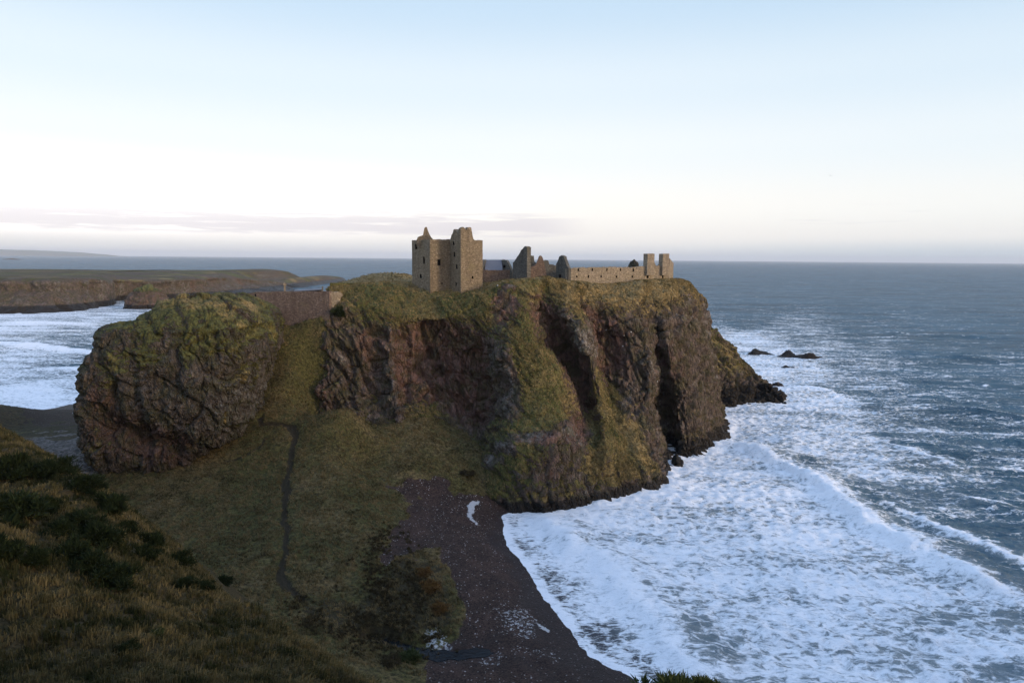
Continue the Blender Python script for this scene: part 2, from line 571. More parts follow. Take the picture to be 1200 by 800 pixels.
# ================================================================== SETTING
# ------------------------------------------------------------------ headland
# each column runs rim -> foot: (px, py, distance, grass, red)
HC = [
    [(388, 337, 187, 1, 0), (384, 352, 184, .5, .2), (379, 385, 180, .45, .3), (376, 415, 177, .35, .35), (373, 445, 174, .2, .5), (371, 468, 172, .2, .6), (371, 492, 170, .6, .2)],
    [(408, 334, 189, 1, 0), (404, 356, 181, .55, .2), (400, 392, 177, .15, .35), (398, 420, 174, .2, .3), (396, 450, 172, .25, .3), (396, 474, 170, .3, .3), (398, 502, 166, .6, .2)],
    [(430, 333, 190, 1, 0), (430, 362, 180, .85, .1), (425, 390, 176, .15, .6), (422, 420, 174, .1, .5), (420, 450, 172, .15, .4), (420, 474, 170, .25, .3), (422, 502, 166, .6, .2)],
    [(446, 332, 191, 1, 0), (446, 366, 180, .85, .1), (441, 390, 177.5, .2, .6), (441, 420, 175.5, .05, .5), (443, 450, 173.5, .05, .4), (447, 474, 171, .1, .3), (450, 500, 166, .4, .2)],
    [(462, 333, 191, 1, 0), (462, 370, 179, .9, .0), (456, 392, 175.5, .2, .5), (456, 420, 173, .2, .3), (459, 450, 170, .15, .3), (463, 475, 167.5, .1, .2), (466, 498, 164.5, .4, .2)],
    [(480, 338, 190, 1, 0), (482, 371, 179, .9, .0), (478, 390, 178.5, .05, 1), (477, 420, 177.5, .0, .9), (478, 446, 175, .0, .8), (480, 466, 172.5, .2, .6), (482, 488, 168, .7, .2)],
    [(505, 341, 188, 1, 0), (508, 372, 178, .9, .0), (505, 386, 180, .05, 1), (503, 415, 180, .0, 1), (502, 440, 178, .0, 1), (502, 462, 175.5, .1, .8), (504, 488, 170, .7, .2)],
    [(528, 341, 187, 1, 0), (530, 370, 177, .9, .1), (529, 390, 178.5, .1, 1), (531, 420, 180, .0, 1), (533, 448, 179, .0, 1), (536, 475, 176, .0, .9), (538, 504, 169, .4, .3)],
    [(552, 340, 186, 1, 0), (552, 368, 175, .95, .0), (551, 394, 174.5, .3, .7), (555, 425, 178, .0, 1), (559, 455, 178, .0, .9), (563, 490, 174, .0, .7), (562, 524, 163, .5, .2)],
    [(572, 335, 185, 1, 0), (568, 362, 174, .85, .2), (573, 395, 171, .5, .2), (580, 425, 170, .25, .1), (583, 458, 168, .1, .2), (578, 505, 162, .6, .1), (570, 560, 152.5, .9, .0)],
    [(588, 330, 184, 1, 0), (583, 356, 176, .4, .8), (588, 395, 169, .5, .1), (593, 425, 165, .2, .0), (597, 460, 161.5, .1, .1), (590, 520, 155.5, .8, .0), (577, 592, 148, .9, .0)],
    [(604, 328, 184, 1, 0), (600, 356, 175, .5, .6), (604, 392, 168.5, .85, .0), (614, 425, 163.5, .95, .0), (620, 468, 158, 1, .0), (608, 535, 152, .8, .1), (597, 599, 147.5, .7, .1)],
    [(622, 328, 185, 1, 0), (614, 360, 175, .7, .4), (616, 398, 168.5, .95, .0), (634, 428, 164, 1, .0), (645, 470, 158, 1, .0), (634, 535, 151.5, .55, .5), (617, 603, 147.3, .6, .1)],
    [(636, 328, 187, 1, 0), (622, 362, 177, .5, .7), (629, 402, 169.5, .9, .0), (655, 436, 166, .9, .0), (668, 482, 159, .5, .2), (658, 528, 152.5, .35, .5), (640, 602, 147.5, .6, .1)],
    [(645, 328, 189, 1, 0), (632, 360, 181, .3, .9), (644, 398, 180, .0, 1), (667, 434, 178, .0, 1), (682, 480, 171, .0, .9), (680, 530, 158, .5, .3), (660, 594, 149.7, .5, .1)],
    [(654, 328, 190, 1, 0), (645, 356, 181, .5, .6), (660, 395, 180, .0, 1), (680, 428, 178, .0, 1), (692, 475, 172.5, .05, .8), (697, 532, 162, .75, .0), (682, 586, 152.5, .5, .0)],
    [(664, 329, 192, 1, 0), (660, 352, 180, .7, .2), (673, 385, 175, .25, .1), (688, 414, 173, .3, .0), (697, 460, 171, .25, .4), (712, 535, 162, .7, .0), (702, 578, 155.5, .5, .0)],
    [(676, 331, 195, 1, 0), (673, 348, 183, .9, .0), (684, 378, 177.5, .8, .0), (695, 412, 175.5, .8, .0), (704, 460, 172.5, .7, .1), (725, 538, 165, .8, .0), (722, 573, 158, .5, .0)],
    [(690, 333, 199, 1, 0), (684, 352, 188, .7, .3), (694, 382, 186.5, .0, 1), (704, 415, 186, .0, 1), (711, 462, 180, .5, .2), (738, 541, 168, .8, .0), (742, 569, 161, .4, .0)],
    [(706, 334, 202, 1, 0), (700, 352, 190, .6, .3), (708, 380, 188, .05, .9), (716, 418, 187, .0, .9), (724, 465, 180.5, .6, .1), (752, 545, 168.5, .75, .0), (762, 563, 164, .3, .0)],
    [(722, 334, 204, 1, 0), (716, 353, 191, .7, .0), (728, 378, 188, .1, .5), (736, 418, 186.5, .1, .5), (743, 465, 181.5, .5, .1), (762, 540, 173, .4, .1), (780, 559, 167, .1, .0)],
    [(738, 332, 207, 1, 0), (738, 354, 193, .7, .0), (746, 382, 189.5, .15, .2), (753, 422, 187.5, .15, .2), (757, 468, 184, .15, .3), (766, 525, 178, .1, .3), (784, 550, 172, .0, .0)],
    [(754, 330, 210, 1, 0), (753, 356, 195, .7, .0), (759, 384, 191, .2, .1), (764, 424, 189.5, .1, .2), (766, 470, 187, .1, .3), (774, 518, 184, .1, .2), (783, 540, 181, .0, .0)],
    [(762, 329, 213, 1, 0), (762, 356, 199, .6, .2), (766, 386, 199, .2, .4), (772, 426, 200, .0, .7), (776, 465, 203, .0, .2), (782, 510, 204, .1, .1), (788, 533, 199, .0, .0)],
    [(774, 328, 217, 1, 0), (775, 350, 203, .8, .0), (778, 380, 198, .15, .1), (785, 425, 197, .05, .6), (790, 468, 199, .1, .3), (797, 512, 197, .4, .1), (802, 531, 195, .0, .2)],
    [(786, 327, 221, 1, 0), (790, 346, 208, .8, .0), (793, 378, 202.5, .1, .1), (800, 425, 200.5, .05, .5), (806, 468, 199.5, .15, .3), (815, 512, 198.5, .4, .1), (818, 528, 196, .0, .1)],
    [(795, 327, 226, 1, 0), (804, 344, 215, .5, .0), (808, 378, 209, .15, .1), (815, 425, 206.5, .1, .2), (822, 468, 205, .2, .2), (832, 510, 204, .2, .1), (836, 523, 202, .0, .0)],
    [(802, 328, 233, 1, 0), (817, 342, 224, .7, .0), (823, 376, 219, .15, .1), (832, 425, 217, .15, .1), (838, 466, 217, .2, .1), (846, 498, 217, .2, .0), (851, 509, 216, .0, .0)],
    [(804, 329, 240, 1, 0), (820, 345, 235, .6, .0), (832, 376, 231, .3, .0), (838, 425, 230, .2, .1), (843, 462, 231, .2, .1), (850, 484, 234, .1, .0), (853, 494, 235, .0, .0)],
    [(800, 330, 252, 1, 0), (812, 345, 252, .6, .0), (822, 376, 253, .3, .0), (827, 420, 254, .2, .1), (830, 450, 256, .2, .1), (832, 468, 258, .1, .0), (833, 476, 260, .0, .0)],
]
HA = np.array(HC, float)
sm_ = np.stack([np.convolve(np.pad(HA[:, k, 2], 3, 'edge'), np.array((1, 2, 3, 4, 3, 2, 1)) / 16.0, 'valid') for k in range(7)], 1)
kx = np.array((0.0, 0.15, 0.55, 0.75, 0.7, 0.3, 0.0))          # hollows cut deeper and ribs stand prouder in the middle of the face
HA[:, :, 2] += np.clip((HA[:, :, 2] - sm_) * kx, -2.0, 5.0) * np.where((np.arange(len(HA)) < 10) | (np.arange(len(HA)) > 27), 0.0, 1.0)[:, None]
shelf = np.zeros(len(HA))                                       # the low knoll at the foot of the green spur stands forward of the slope above it
shelf[9:22] = np.array((.3, .7, 1, 1, 1, 1, 1, 1, 1, 1, .9, .7, .3))
HA[:, 4, 2] += 4.2 * shelf
HA[:, 3, 2] += 2.0 * shelf
HA[:, 5, 2] -= 2.2 * shelf
HA[:, 5, 1] -= 6.0 * shelf
HA[:, 5, 3] = np.clip(HA[:, 5, 3] + 0.10 * shelf, 0, 1)
HA[:, 6, 3] = np.maximum(HA[:, 6, 3], 0.68 * shelf)
HA[:, 4, 3] = np.clip(HA[:, 4, 3] + 0.30 * shelf, 0, 1)
front = np.array([[(*at(a, b, c), g, r) for (a, b, c, g, r) in col] for col in HA])


def back_col(x, y, ox, oy):
    """a landward column given by its foot and the outward direction"""
    o = np.array((ox, oy)) / math.hypot(ox, oy)
    rows = []
    for k, z, g in ((15, 48.6, 1), (12, 45, .7), (9, 36, .3), (7, 27, .2), (5, 17, .2), (3, 8, .2), (0, -1, 0)):
        rows.append((x - o[0] * k, y - o[1] * k, z, g, .2))
    return rows


rear = np.array([back_col(58, 300, 1, .7), back_col(28, 318, .3, 1), back_col(-10, 316, 0, 1), back_col(-45, 296, -.4, 1),
                 back_col(-68, 262, -1, .5), back_col(-72, 228, -1, .2), back_col(-66, 205, -1, -.1)])
ring = np.concatenate((front, rear), 0)
nc = len(ring)
spine = np.zeros((nc, 2, 5))
for i in range(nc):
    X, Y = ring[i, 0, :2]
    sx = np.clip(X * 0.8, -34, 34)
    sy = 232 + 0.35 * sx
    spine[i, 0] = (sx, sy, 49.6, 1, 0)
    spine[i, 1] = ((sx + X) / 2, (sy + Y) / 2, (49.2 + ring[i, 0, 2] * 0.35 + 49.2 * 0.0) / 1.35 if False else (49.2 * 0.7 + ring[i, 0, 2] * 0.3), 1, 0)
bury = ring[:, -1:].copy()
bury[:, :, 2] -= 7
cent = np.array((0.0, 225.0))
for i in range(nc):
    o = bury[i, 0, :2] - cent
    bury[i, 0, :2] += o / np.linalg.norm(o) * 2.0
ctrl = np.concatenate((spine, ring, bury), 1)              # (columns, 10 rows, 5)
rows = blend_spline(ctrl, [10, 26, 34, 48, 52, 52, 52, 56, 12], 1, lin=0.45)
cnt = []
for i in range(nc):
    L = np.linalg.norm(ctrl[i, 4, :3] - ctrl[(i + 1) % nc, 4, :3])
    cnt.append(int(max(10, L / 0.30)) if i < len(front) - 1 else int(max(6, L / 1.6)))
grid = blend_spline(rows, cnt, 0, closed=True, lin=0.4)
grid = np.swapaxes(grid, 0, 1)                             # rows x columns
nr, ncol = grid.shape[:2]
P = grid[:, :, :3]
N = grid_normals(P)
if N[nr // 2, 5, 1] > 0:
    N = -N
Pf, Nf, gf, rf = P.reshape(-1, 3), N.reshape(-1, 3), grid[:, :, 3].ravel(), grid[:, :, 4].ravel()
rowi = np.repeat(np.arange(nr), ncol)
top = sstep(rowi, 26, 44)                                   # 0 on the plateau, 1 on the face
D = rock_relief(Pf, Nf, np.where(top > 0.5, gf, 1.0))
bumpy = Nf * (0.55 * fbm(Pf / 4.0, 4, 60))[:, None]
D = np.where(top[:, None] > 0, Pf * (1 - top[:, None]) + D * top[:, None] + bumpy * (1 - top[:, None]), Pf + bumpy)


def hump(D, px, py, Y, r, h):
    c = at(px, py, Y)
    w = np.exp(-((D[:, 0] - c[0]) ** 2 + (D[:, 1] - c[1]) ** 2) / r ** 2)
    D[:, 2] += w * h * (D[:, 2] > 40)


hump(D, 440, 322, 216, 5.0, 1.4)
hump(D, 456, 322, 218, 5.5, 1.3)
hump(D, 474, 322, 219, 6.0, 1.5)
hump(D, 425, 326, 214, 5.0, 1.6)
hump(D, 640, 330, 192, 4.0, 0.8)
Pd = D.reshape(nr, ncol, 3)
N2 = grid_normals(Pd)
if N2[nr // 2, 5, 1] > 0:
    N2 = -N2
nz = N2[:, :, 2].ravel()
dm_ = np.exp(-((D[:, 0] - at(452, 322, 216)[0]) ** 2 + (D[:, 1] - 216) ** 2) / 100)
me = mesh_from('headland', D, grid_faces(nr, ncol, wrap=True), 4)
patch = fbm(Pf / 6.0, 4, 71)
g = gf + 0.50 * (nz - 0.42) + 0.30 * patch
g = np.where(top < 0.5, 1.0, g)
PXh = pix(D)
fr_ = np.tile(np.arange(ncol) < sum(cnt[:len(front) - 1]), nr) & (top > 0.5)
outc = np.zeros(len(D))
for (px, py, rx, ry, s_) in ((628, 513, 34, 8, 1.0), (668, 504, 20, 11, 1.1), (590, 524, 15, 8, .9), (575, 540, 12, 6, .9), (640, 557, 30, 3.5, .9), (672, 556, 12, 5, .8), (600, 470, 9, 22, .8), (592, 440, 9, 14, .8), (680, 525, 8, 18, .7), (592, 352, 10, 9, .9), (598, 336, 11, 4, .9), (690, 400, 14, 22, .8), (463, 486, 8, 10, .8), (736, 468, 13, 30, .6)):
    a_ = (PXh[:, 0] - px + 9 * patch) / rx
    b_ = (PXh[:, 1] - py + 5 * fbm(Pf / 2.5, 3, 73)) / ry
    outc = np.maximum(outc, s_ * np.exp(-a_ ** 2 - b_ ** 2))
outc *= fr_
g = g - 1.2 * outc * (top > 0.5)
g = g * sstep(D[:, 2] + 2.2 * patch, 1.2, 4.2)
set_attr(me, 'grass', np.clip(g, 0, 1))
set_attr(me, 'red', np.clip(rf + 0.35 * outc, 0, 1))
dry = 0.38 + 0.45 * sstep(D[:, 2], 41, 47) * sstep(D[:, 0], 0, 22) + 0.22 * sstep(D[:, 0], 4, 40) + 0.3 * (1 - top) + 0.25 * fbm(Pf / 9.0, 3, 75)
set_attr(me, 'dry', dry + 0.4 * dm_)
set_attr(me, 'wet', sstep(2.6 + 2.6 * patch + 1.5 * sstep(D[:, 0], 30, 60) - D[:, 2], -2.0, 2.0))
set_attr(me, 'lichen', np.clip(0.42 + 0.8 * fbm(Pf / 8.0, 3, 80) - 0.5 * rf + 0.45 * outc, 0, 1))
headland = put('headland', me, MAT_LAND, kind='structure')


# ------------------------------------------------------------------ low spur on the seaward side and its rocks
SP = [  # foot front, mid front, ridge
    [(800, 500, 238), (806, 440, 252), (812, 360, 270)],
    [(845, 474, 263), (838, 435, 272), (836, 384, 282)],
    [(862, 466, 268), (856, 436, 275), (850, 397, 283)],
    [(880, 459, 274), (874, 440, 279), (867, 412, 284)],
    [(893, 460, 276), (890, 445, 280), (883, 427, 285)],
    [(905, 466, 274), (900, 455, 277), (893, 440, 283)],
    [(915, 470, 272), (911, 464, 274), (906, 455, 277)],
    [(924, 471, 271.5), (922, 469.5, 272.5), (920, 467, 274)],
]
sp = np.array([[at(*q) for q in col] for col in SP])
full = []
for i, c in enumerate(sp):
    f, mfr, rd = c
    b1 = rd + np.array((4.0, 7.0, -max(rd[2], 0.5) * 0.55))
    b2 = rd + np.array((6.0, 13.0, -rd[2] - 2.5))
    f2 = f + np.array((1.0, -3.0, -4.0))
    full.append([f2, f, mfr, rd, b1, b2])
full = np.array(full)
r_ = blend_spline(full, [8, 40, 44, 30, 24], 1, lin=0.5)
gr = blend_spline(r_, [30, 28, 28, 28, 24, 22, 18], 0, lin=0.5)
gr = np.swapaxes(gr, 0, 1)[::-1]
N = grid_normals(gr)
if N[gr.shape[0] // 2, 60, 2] < 0:
    N = -N
Pf = gr.reshape(-1, 3)
Nf = N.reshape(-1, 3)
gz = sstep(Pf[:, 2], 5, 13) * 0.9
D = rock_relief(Pf, Nf, gz * 0.6, amp=1.0, shear=0.9, seed=200, big=1.8, blocks=2.2)
nz = grid_normals(D.reshape(gr.shape))[:, :, 2].ravel()
nz = np.abs(nz)
me = mesh_from('headland_spur', D, grid_faces(*gr.shape[:2]), 4)
patch = fbm(Pf / 5.0, 4, 271)
set_attr(me, 'grass', np.clip(gz * (0.30 + 0.9 * nz) + 0.3 * patch, 0, 1) * sstep(D[:, 2] + 2 * patch, 4, 9))
set_attr(me, 'red', np.full(len(D), 0.12))
set_attr(me, 'dry', 0.35 + 0.4 * sstep(nz, 0.5, 0.8) + 0.3 * patch)
set_attr(me, 'wet', sstep(6.5 + 2 * patch - D[:, 2], -2.5, 2.5))
set_attr(me, 'lichen', np.full(len(D), 0.1))
spur = put('headland_spur', me, MAT_LAND, kind='structure')


# ------------------------------------------------------------------ rocky knob left of the headland, with the second hump that runs back to the entry wall
def lump(levels, yc_front_back, ns, rows_per, expo=3.0, seed=0, big=1.6, blocks=0.8, left_bias=0.0):
    L = []
    for (py, lx, rx, fy, by) in levels:
        yc = (fy + by) / 2
        a = at(lx, py, yc)
        b = at(rx, py, yc)
        L.append((a[0], b[0], fy, by, (a[2] + b[2]) / 2))
    L = np.array(L)
    L = blend_spline(L, rows_per, 0, lin=0.5)
    th = np.linspace(0, 2 * np.pi, ns, endpoint=False)
    ct, st = np.cos(th), np.sin(th)
    cx = np.sign(ct) * np.abs(ct) ** (2 / expo)
    sy = np.sign(st) * np.abs(st) ** (2 / expo)
    X = (L[:, 0:1] + L[:, 1:2]) / 2 + (L[:, 1:2] - L[:, 0:1]) / 2 * cx
    Y = (L[:, 2:3] + L[:, 3:4]) / 2 + (L[:, 3:4] - L[:, 2:3]) / 2 * sy
    Z = np.repeat(L[:, 4:5], ns, 1)
    return np.stack((X, Y, Z), -1)


KN = [(345, 238, 246, 151, 155), (346.5, 217, 266, 149, 158), (350, 198, 282, 146, 161), (362, 189, 296, 142.5, 165), (376, 169, 308, 139.5, 167), (381, 144, 310, 138.5, 168),
      (388, 131, 311, 138, 168), (402, 131, 312, 137, 168), (416, 119, 311, 136.5, 168), (434, 116, 307, 136, 168), (464, 114, 299, 135.5, 168), (490, 114, 293, 136, 168),
      (512, 117, 282, 137.5, 168), (534, 125, 258, 140, 168), (560, 125, 246, 142, 168), (590, 125, 246, 143, 168)]
KH = [(342.5, 264, 268, 164, 168), (344, 258, 275, 162, 171), (350, 250, 291, 159, 175), (358, 242, 305, 157, 178), (368, 238, 318, 155, 180), (382, 236, 322, 154, 182),
      (405, 236, 321, 153, 184), (440, 236, 315, 152, 184), (480, 236, 307, 151, 184), (530, 236, 300, 150, 184)]
kmeshes = []
for lev, ns, rp, sd in ((KN, 560, [8, 14, 26, 28, 14, 14, 26, 26, 32, 44, 40, 34, 34, 30, 20], 300), (KH, 300, [6, 12, 16, 18, 24, 30, 36, 36, 30], 340)):
    G = lump(lev, None, ns, rp)
    ca = G[0].mean(0)
    G = np.concatenate((np.repeat(ca[None, None, :], ns, 1), G), 0)
    N = grid_normals(G)
    N[:, 0] = N[:, 1]
    N[:, -1] = N[:, -2]
    cen = G.mean((0, 1))
    if (N[len(G) // 2, 10] * (G[len(G) // 2, 10] - cen)).sum() < 0:
        N = -N
    Pf, Nf = G.reshape(-1, 3), N.reshape(-1, 3)
    tz = sstep(Nf[:, 2], 0.25, 0.75)
    D = rock_relief(Pf, Nf, 0.35 + tz * 0.5, amp=0.62, shear=0.1, seed=sd, big=1.8, stretch=1.8, blocks=1.0, facets=1.9)
    D = D + Nf * (0.28 * fbm(Pf / 0.9, 3, sd + 60))[:, None]
    f1, gap, cid = worley(Pf / 1.1 + 0.3 * fbm(Pf / 2, 2, sd + 77)[:, None], sd + 50)
    D = D + Nf * ((0.55 - f1) * 0.4 * (1 - 0.8 * tz))[:, None]
    if sd == 300:                                          # the hollow under the left flank
        for (px, py, rr, dep) in ((165, 520, 5.5, 3.6), (128, 505, 4.5, 3.0), (205, 526, 4.0, 2.4), (125, 455, 3.2, 1.4), (122, 480, 3.5, 1.8)):
            c = at(px, py, 138)
            w = np.exp(-((D - c) ** 2 * np.array((1, 0.6, 1.6))).sum(1) / rr ** 2)
            D = D - Nf * (w * dep)[:, None]
    kmeshes.append((G.shape[:2], D, Nf, tz, sd))
V, Fc, A = [], [], {k: [] for k in ('grass', 'red', 'dry', 'wet', 'lichen')}
off = 0
for (shp, D, Nf, tz, sd) in kmeshes:
    V.append(D)
    Fc.append(grid_faces(*shp, wrap=True) + off)
    off += len(D)
    nn = grid_normals(D.reshape(*shp, 3))[:, :, 2].ravel()
    nn = np.abs(nn)
    patch = fbm(D / 6.0, 4, sd + 71)
    ph = sstep(D[:, 2] + 5 * patch, 29, 41)
    A['grass'].append(np.clip(0.20 + 0.38 * ph + 0.50 * (nn - 0.45) + 0.6 * patch, 0, 1))
    red = np.zeros(len(D))
    for (px, py, rr) in ((165, 520, 7), (120, 500, 6), (120, 460, 4.0), (205, 530, 6), (300, 400, 3)):
        red += np.exp(-((D - at(px, py, 138)) ** 2).sum(1) / rr ** 2)
    A['red'].append(np.clip(0.62 * red + 0.02, 0, 1))
    A['dry'].append(0.22 + 0.5 * patch + 0.12 * sstep(D[:, 2], 42, 48))
    A['wet'].append(np.zeros(len(D)))
    A['lichen'].append(np.clip(0.55 * sstep(-D[:, 2], -44, -28) + 0.08 + 0.6 * patch - red, 0, 1))
me = mesh_from('rocky_knoll', np.concatenate(V), np.concatenate(Fc), 4)
for k in A:
    set_attr(me, k, np.concatenate(A[k]))
knoll = put('rocky_knoll', me, MAT_KNOB, kind='structure')

# ------------------------------------------------------------------ ground of the gully, the neck and both beaches: one sheet
GY = [(362, 376, 179.8), (376, 369, 179), (335, 384, 180), (350, 381, 180.5), (320, 374, 182), (385, 368, 180), (300, 365, 186), (350, 402, 176.5), (322, 405, 176), (368, 400, 178), (345, 440, 169), (318, 440, 170), (370, 440, 175), (372, 470, 172.5), (345, 480, 160), (312, 470, 162),
      (372, 494, 168.5), (398, 503, 166.5), (425, 503, 165.5), (450, 501, 165), (466, 498, 164.5), (482, 488, 168.5), (504, 487, 170.5), (530, 500, 169.5), (545, 512, 165),
      (345, 520, 148), (303, 498, 154), (240, 540, 143), (190, 546, 142), (140, 545, 143), (112, 535, 147), (560, 535, 158), (556, 570, 150),
      (430, 540, 150), (480, 545, 149), (345, 560, 136), (400, 600, 125), (340, 620, 118), (345, 690, 101), (280, 620, 120), (250, 570, 135), (200, 600, 125), (150, 575, 134), (400, 560, 137), (440, 600, 128)]
GZ = [(60, 522, 9), (100, 515, 9.5), (60, 500, 5), (0, 500, 5), (95, 500, 5.2), (-80, 500, 6), (60, 480, 1.2), (0, 480, 1.2), (95, 480, 1.2), (50, 474, 0.0), (0, 475.5, 0.0), (95, 473, 0), (-80, 476, 0), (150, 472, 0), (50, 462, -1.6), (-80, 464, -1.6), (140, 460, -1.6),
      (60, 540, 12), (500, 575, 6.3), (470, 575, 7.2), (540, 580, 4.8), (575, 599, 2.0), (500, 620, 4.6), (560, 640, 2.6), (598, 690, 1.6), (520, 700, 3.4), (450, 700, 4.0), (440, 650, 6), (400, 700, 4.4),
      (560, 720, 2.2), (650, 780, 0.9), (600, 745, 1.5), (500, 760, 1.3), (450, 752, 1.9), (560, 765, 1.2), (600, 800, 1.6), (500, 840, 3.0), (420, 790, 4.5), (650, 840, 1.2), (560, 800, 2.0), (350, 735, 5),
      (588, 606, 0.0), (589, 622, 0.0), (600, 645, 0.0), (620, 668, 0.0), (634, 695, 0.0), (662, 728, 0.0), (690, 765, 0.0), (722, 783, 0.0), (752, 799, 0.0), (800, 835, 0.0),
      (640, 615, -1.3), (650, 645, -1.5), (690, 700, -1.5), (740, 755, -1.6), (830, 815, -2), (760, 640, -4), (900, 740, -5), (1000, 840, -5)]
GW = [(60, 150, -6), (70, 60, -6), (-20, 200, 18), (20, 215, 6), (0, 260, 0), (-60, 300, -4), (-170, 300, -4), (-170, 200, 12), (-170, 150, 26), (-130, 100, 24), (-90, 65, 22), (-60, 60, 14), (-20, 55, 8), (20, 55, 2), (45, 55, -2),
      (-40, 215, 22), (-65, 190, 26), (-38, 155, 22)]
ctl = np.array([at(*q) for q in GY] + [on(*q) for q in GZ] + [np.array(q, float) for q in GW])
gfit = tps_fit(ctl[:, :2], ctl[:, 2], 2.0)
GX0, GX1, GY0, GY1 = -170, 75, 50, 300
gx = np.arange(GX0, GX1, 0.45)
gy = np.arange(GY0, GY1, 0.45)
XX, YY = np.meshgrid(gx, gy)
xy = np.stack((XX.ravel(), YY.ravel()), 1)
zz = tps_eval(gfit, xy)
zz = np.clip(zz, -8, 60)
G3 = np.concatenate((xy, zz[:, None]), 1)
PX = pix(G3)
wob = np.stack((fbm(G3 / 5.0, 3, 401), fbm(G3 / 5.0, 3, 402)), 1)
PXw = PX + wob * 16
shingle = soft_poly(PXw, [(455, 566), (500, 560), (560, 578), (600, 596), (720, 600), (900, 900), (470, 900), (492, 800), (500, 770), (535, 752), (545, 735), (540, 690), (512, 640), (478, 650), (450, 662), (440, 645), (474, 612), (490, 590)], 7)
shingle = np.maximum(shingle, soft_poly(PXw, [(28, 477), (28, 497), (110, 499), (180, 495), (180, 472), (60, 474)], 3))
shingle = np.maximum(shingle, sstep(1.1 - zz + 0.4 * wob[:, 0], -0.3, 0.3))
scree = soft_poly(PXw, [(25, 512), (95, 508), (118, 545), (112, 562), (140, 600), (90, 570), (40, 545)], 8)
rub = soft_poly(PXw, [(345, 690), (420, 700), (470, 640), (520, 650), (540, 740), (440, 760), (350, 735)], 14)
PATH = [(303, 492), (306, 499), (320, 498), (346, 503), (341, 530), (336, 560), (334, 600), (336, 640), (331, 668), (337, 688), (352, 705)]
path3 = np.array([[*(at(px, py, np.interp(py, [490, 520, 560, 620, 690, 705], [157, 148, 136, 118, 101, 98])))] for px, py in PATH])
pd, _, _ = seg_dist(xy + wob * 0.9, path3[:, :2])
soil = sstep(0.68 + 0.5 * wob[:, 1] - pd, -0.35, 0.35)
PATH2 = [(312, 505), (309, 516), (296, 526), (278, 536), (262, 541)]
path4 = np.array([at(px, py, np.interp(py, [500, 545], [152, 142])) for px, py in PATH2])
pd2, _, _ = seg_dist(xy + wob * 0.9, path4[:, :2])
soil = np.maximum(soil, 0.7 * sstep(0.45 - pd2, -0.3, 0.3))
lawn = (1 - np.maximum(np.maximum(shingle, scree), soil))
h = 0.28 * fbm(G3 / 3.0, 4, 410) + 0.22 * fbm(G3 / 0.9, 2, 415)
zz2 = zz + lawn * h * 1.2 + scree * 0.45 * fbm(G3 / 1.1, 3, 418) - soil * 0.55 + shingle * 0.06 * fbm(G3 / 2.0, 3, 420) + rub * 0.35 * fbm(G3 / 2.2, 3, 421)
# storm ridges that the waves left along the shingle
sd_, sp_, _ = seg_dist(xy, np.array([on(px, py, 0)[:2] for px, py in ((588, 606), (600, 645), (634, 695), (690, 765), (752, 799), (800, 835))]))
zz2 += shingle * (0.14 * np.exp(-((sd_ - 7.0 + 0.6 * wob[:, 0]) / 0.9) ** 2) + 0.10 * np.exp(-((sd_ - 12 + wob[:, 1]) / 1.3) ** 2)) * (zz > -0.2)
G3[:, 2] = zz2
foam = np.zeros(len(G3))
for poly, w, s in (([(546, 594), (552, 589), (565, 590), (556, 596), (555, 603), (562, 615), (557, 614), (548, 603)], 1.6, 0.95),
                   ([(586, 712), (612, 708), (632, 722), (632, 748), (606, 748), (590, 740), (580, 722)], 9, 0.52), ([(628, 728), (648, 738), (646, 743), (630, 734)], 1.6, 0.9),
                   ([(590, 752), (650, 756), (680, 780), (610, 775)], 9, 0.40), ([(560, 700), (600, 700), (600, 730), (565, 730)], 10, 0.30),
                   ([(490, 738), (516, 734), (536, 760), (545, 772), (520, 776), (496, 762)], 7, 0.62), ([(560, 764), (590, 760), (600, 780), (560, 784)], 7, 0.45), ([(86, 482), (94, 482), (94, 485), (86, 485)], 1, 0.8)):
    foam = np.maximum(foam, s * soft_poly(PX + wob * 5, poly, w))
me = mesh_from('ground', G3, grid_faces(len(gy), len(gx), flip=True), 4)
greenness = np.zeros(len(G3))
for (px, py, rx, ry, s) in ((345, 490, 16, 10, .9), (300, 560, 30, 60, .55), (330, 650, 14, 60, .4), (440, 590, 26, 26, .9), (360, 640, 14, 30, .3), (450, 690, 30, 30, .6), (250, 640, 60, 30, .4), (360, 430, 25, 45, .7), (375, 705, 30, 10, .6), (60, 500, 80, 8, .5)):
    greenness += s * np.exp(-((PX[:, 0] - px) / rx) ** 2 - ((PX[:, 1] - py) / ry) ** 2)
set_attr(me, 'shingle', shingle)
set_attr(me, 'scree', scree)
north = soft_poly(PXw, [(-200, 468), (-200, 512), (150, 512), (150, 468)], 5)
set_attr(me, 'soil', np.maximum(soil, np.maximum(0.6 * rub, 0.62 * north)))
set_attr(me, 'foam', foam)
set_attr(me, 'dry', np.clip(0.50 - 0.6 * greenness + 0.35 * fbm(G3 / 9.0, 3, 430), 0, 1))
set_attr(me, 'wet', sstep(1.25 + 0.7 * wob[:, 0] - zz, -0.35, 0.6))


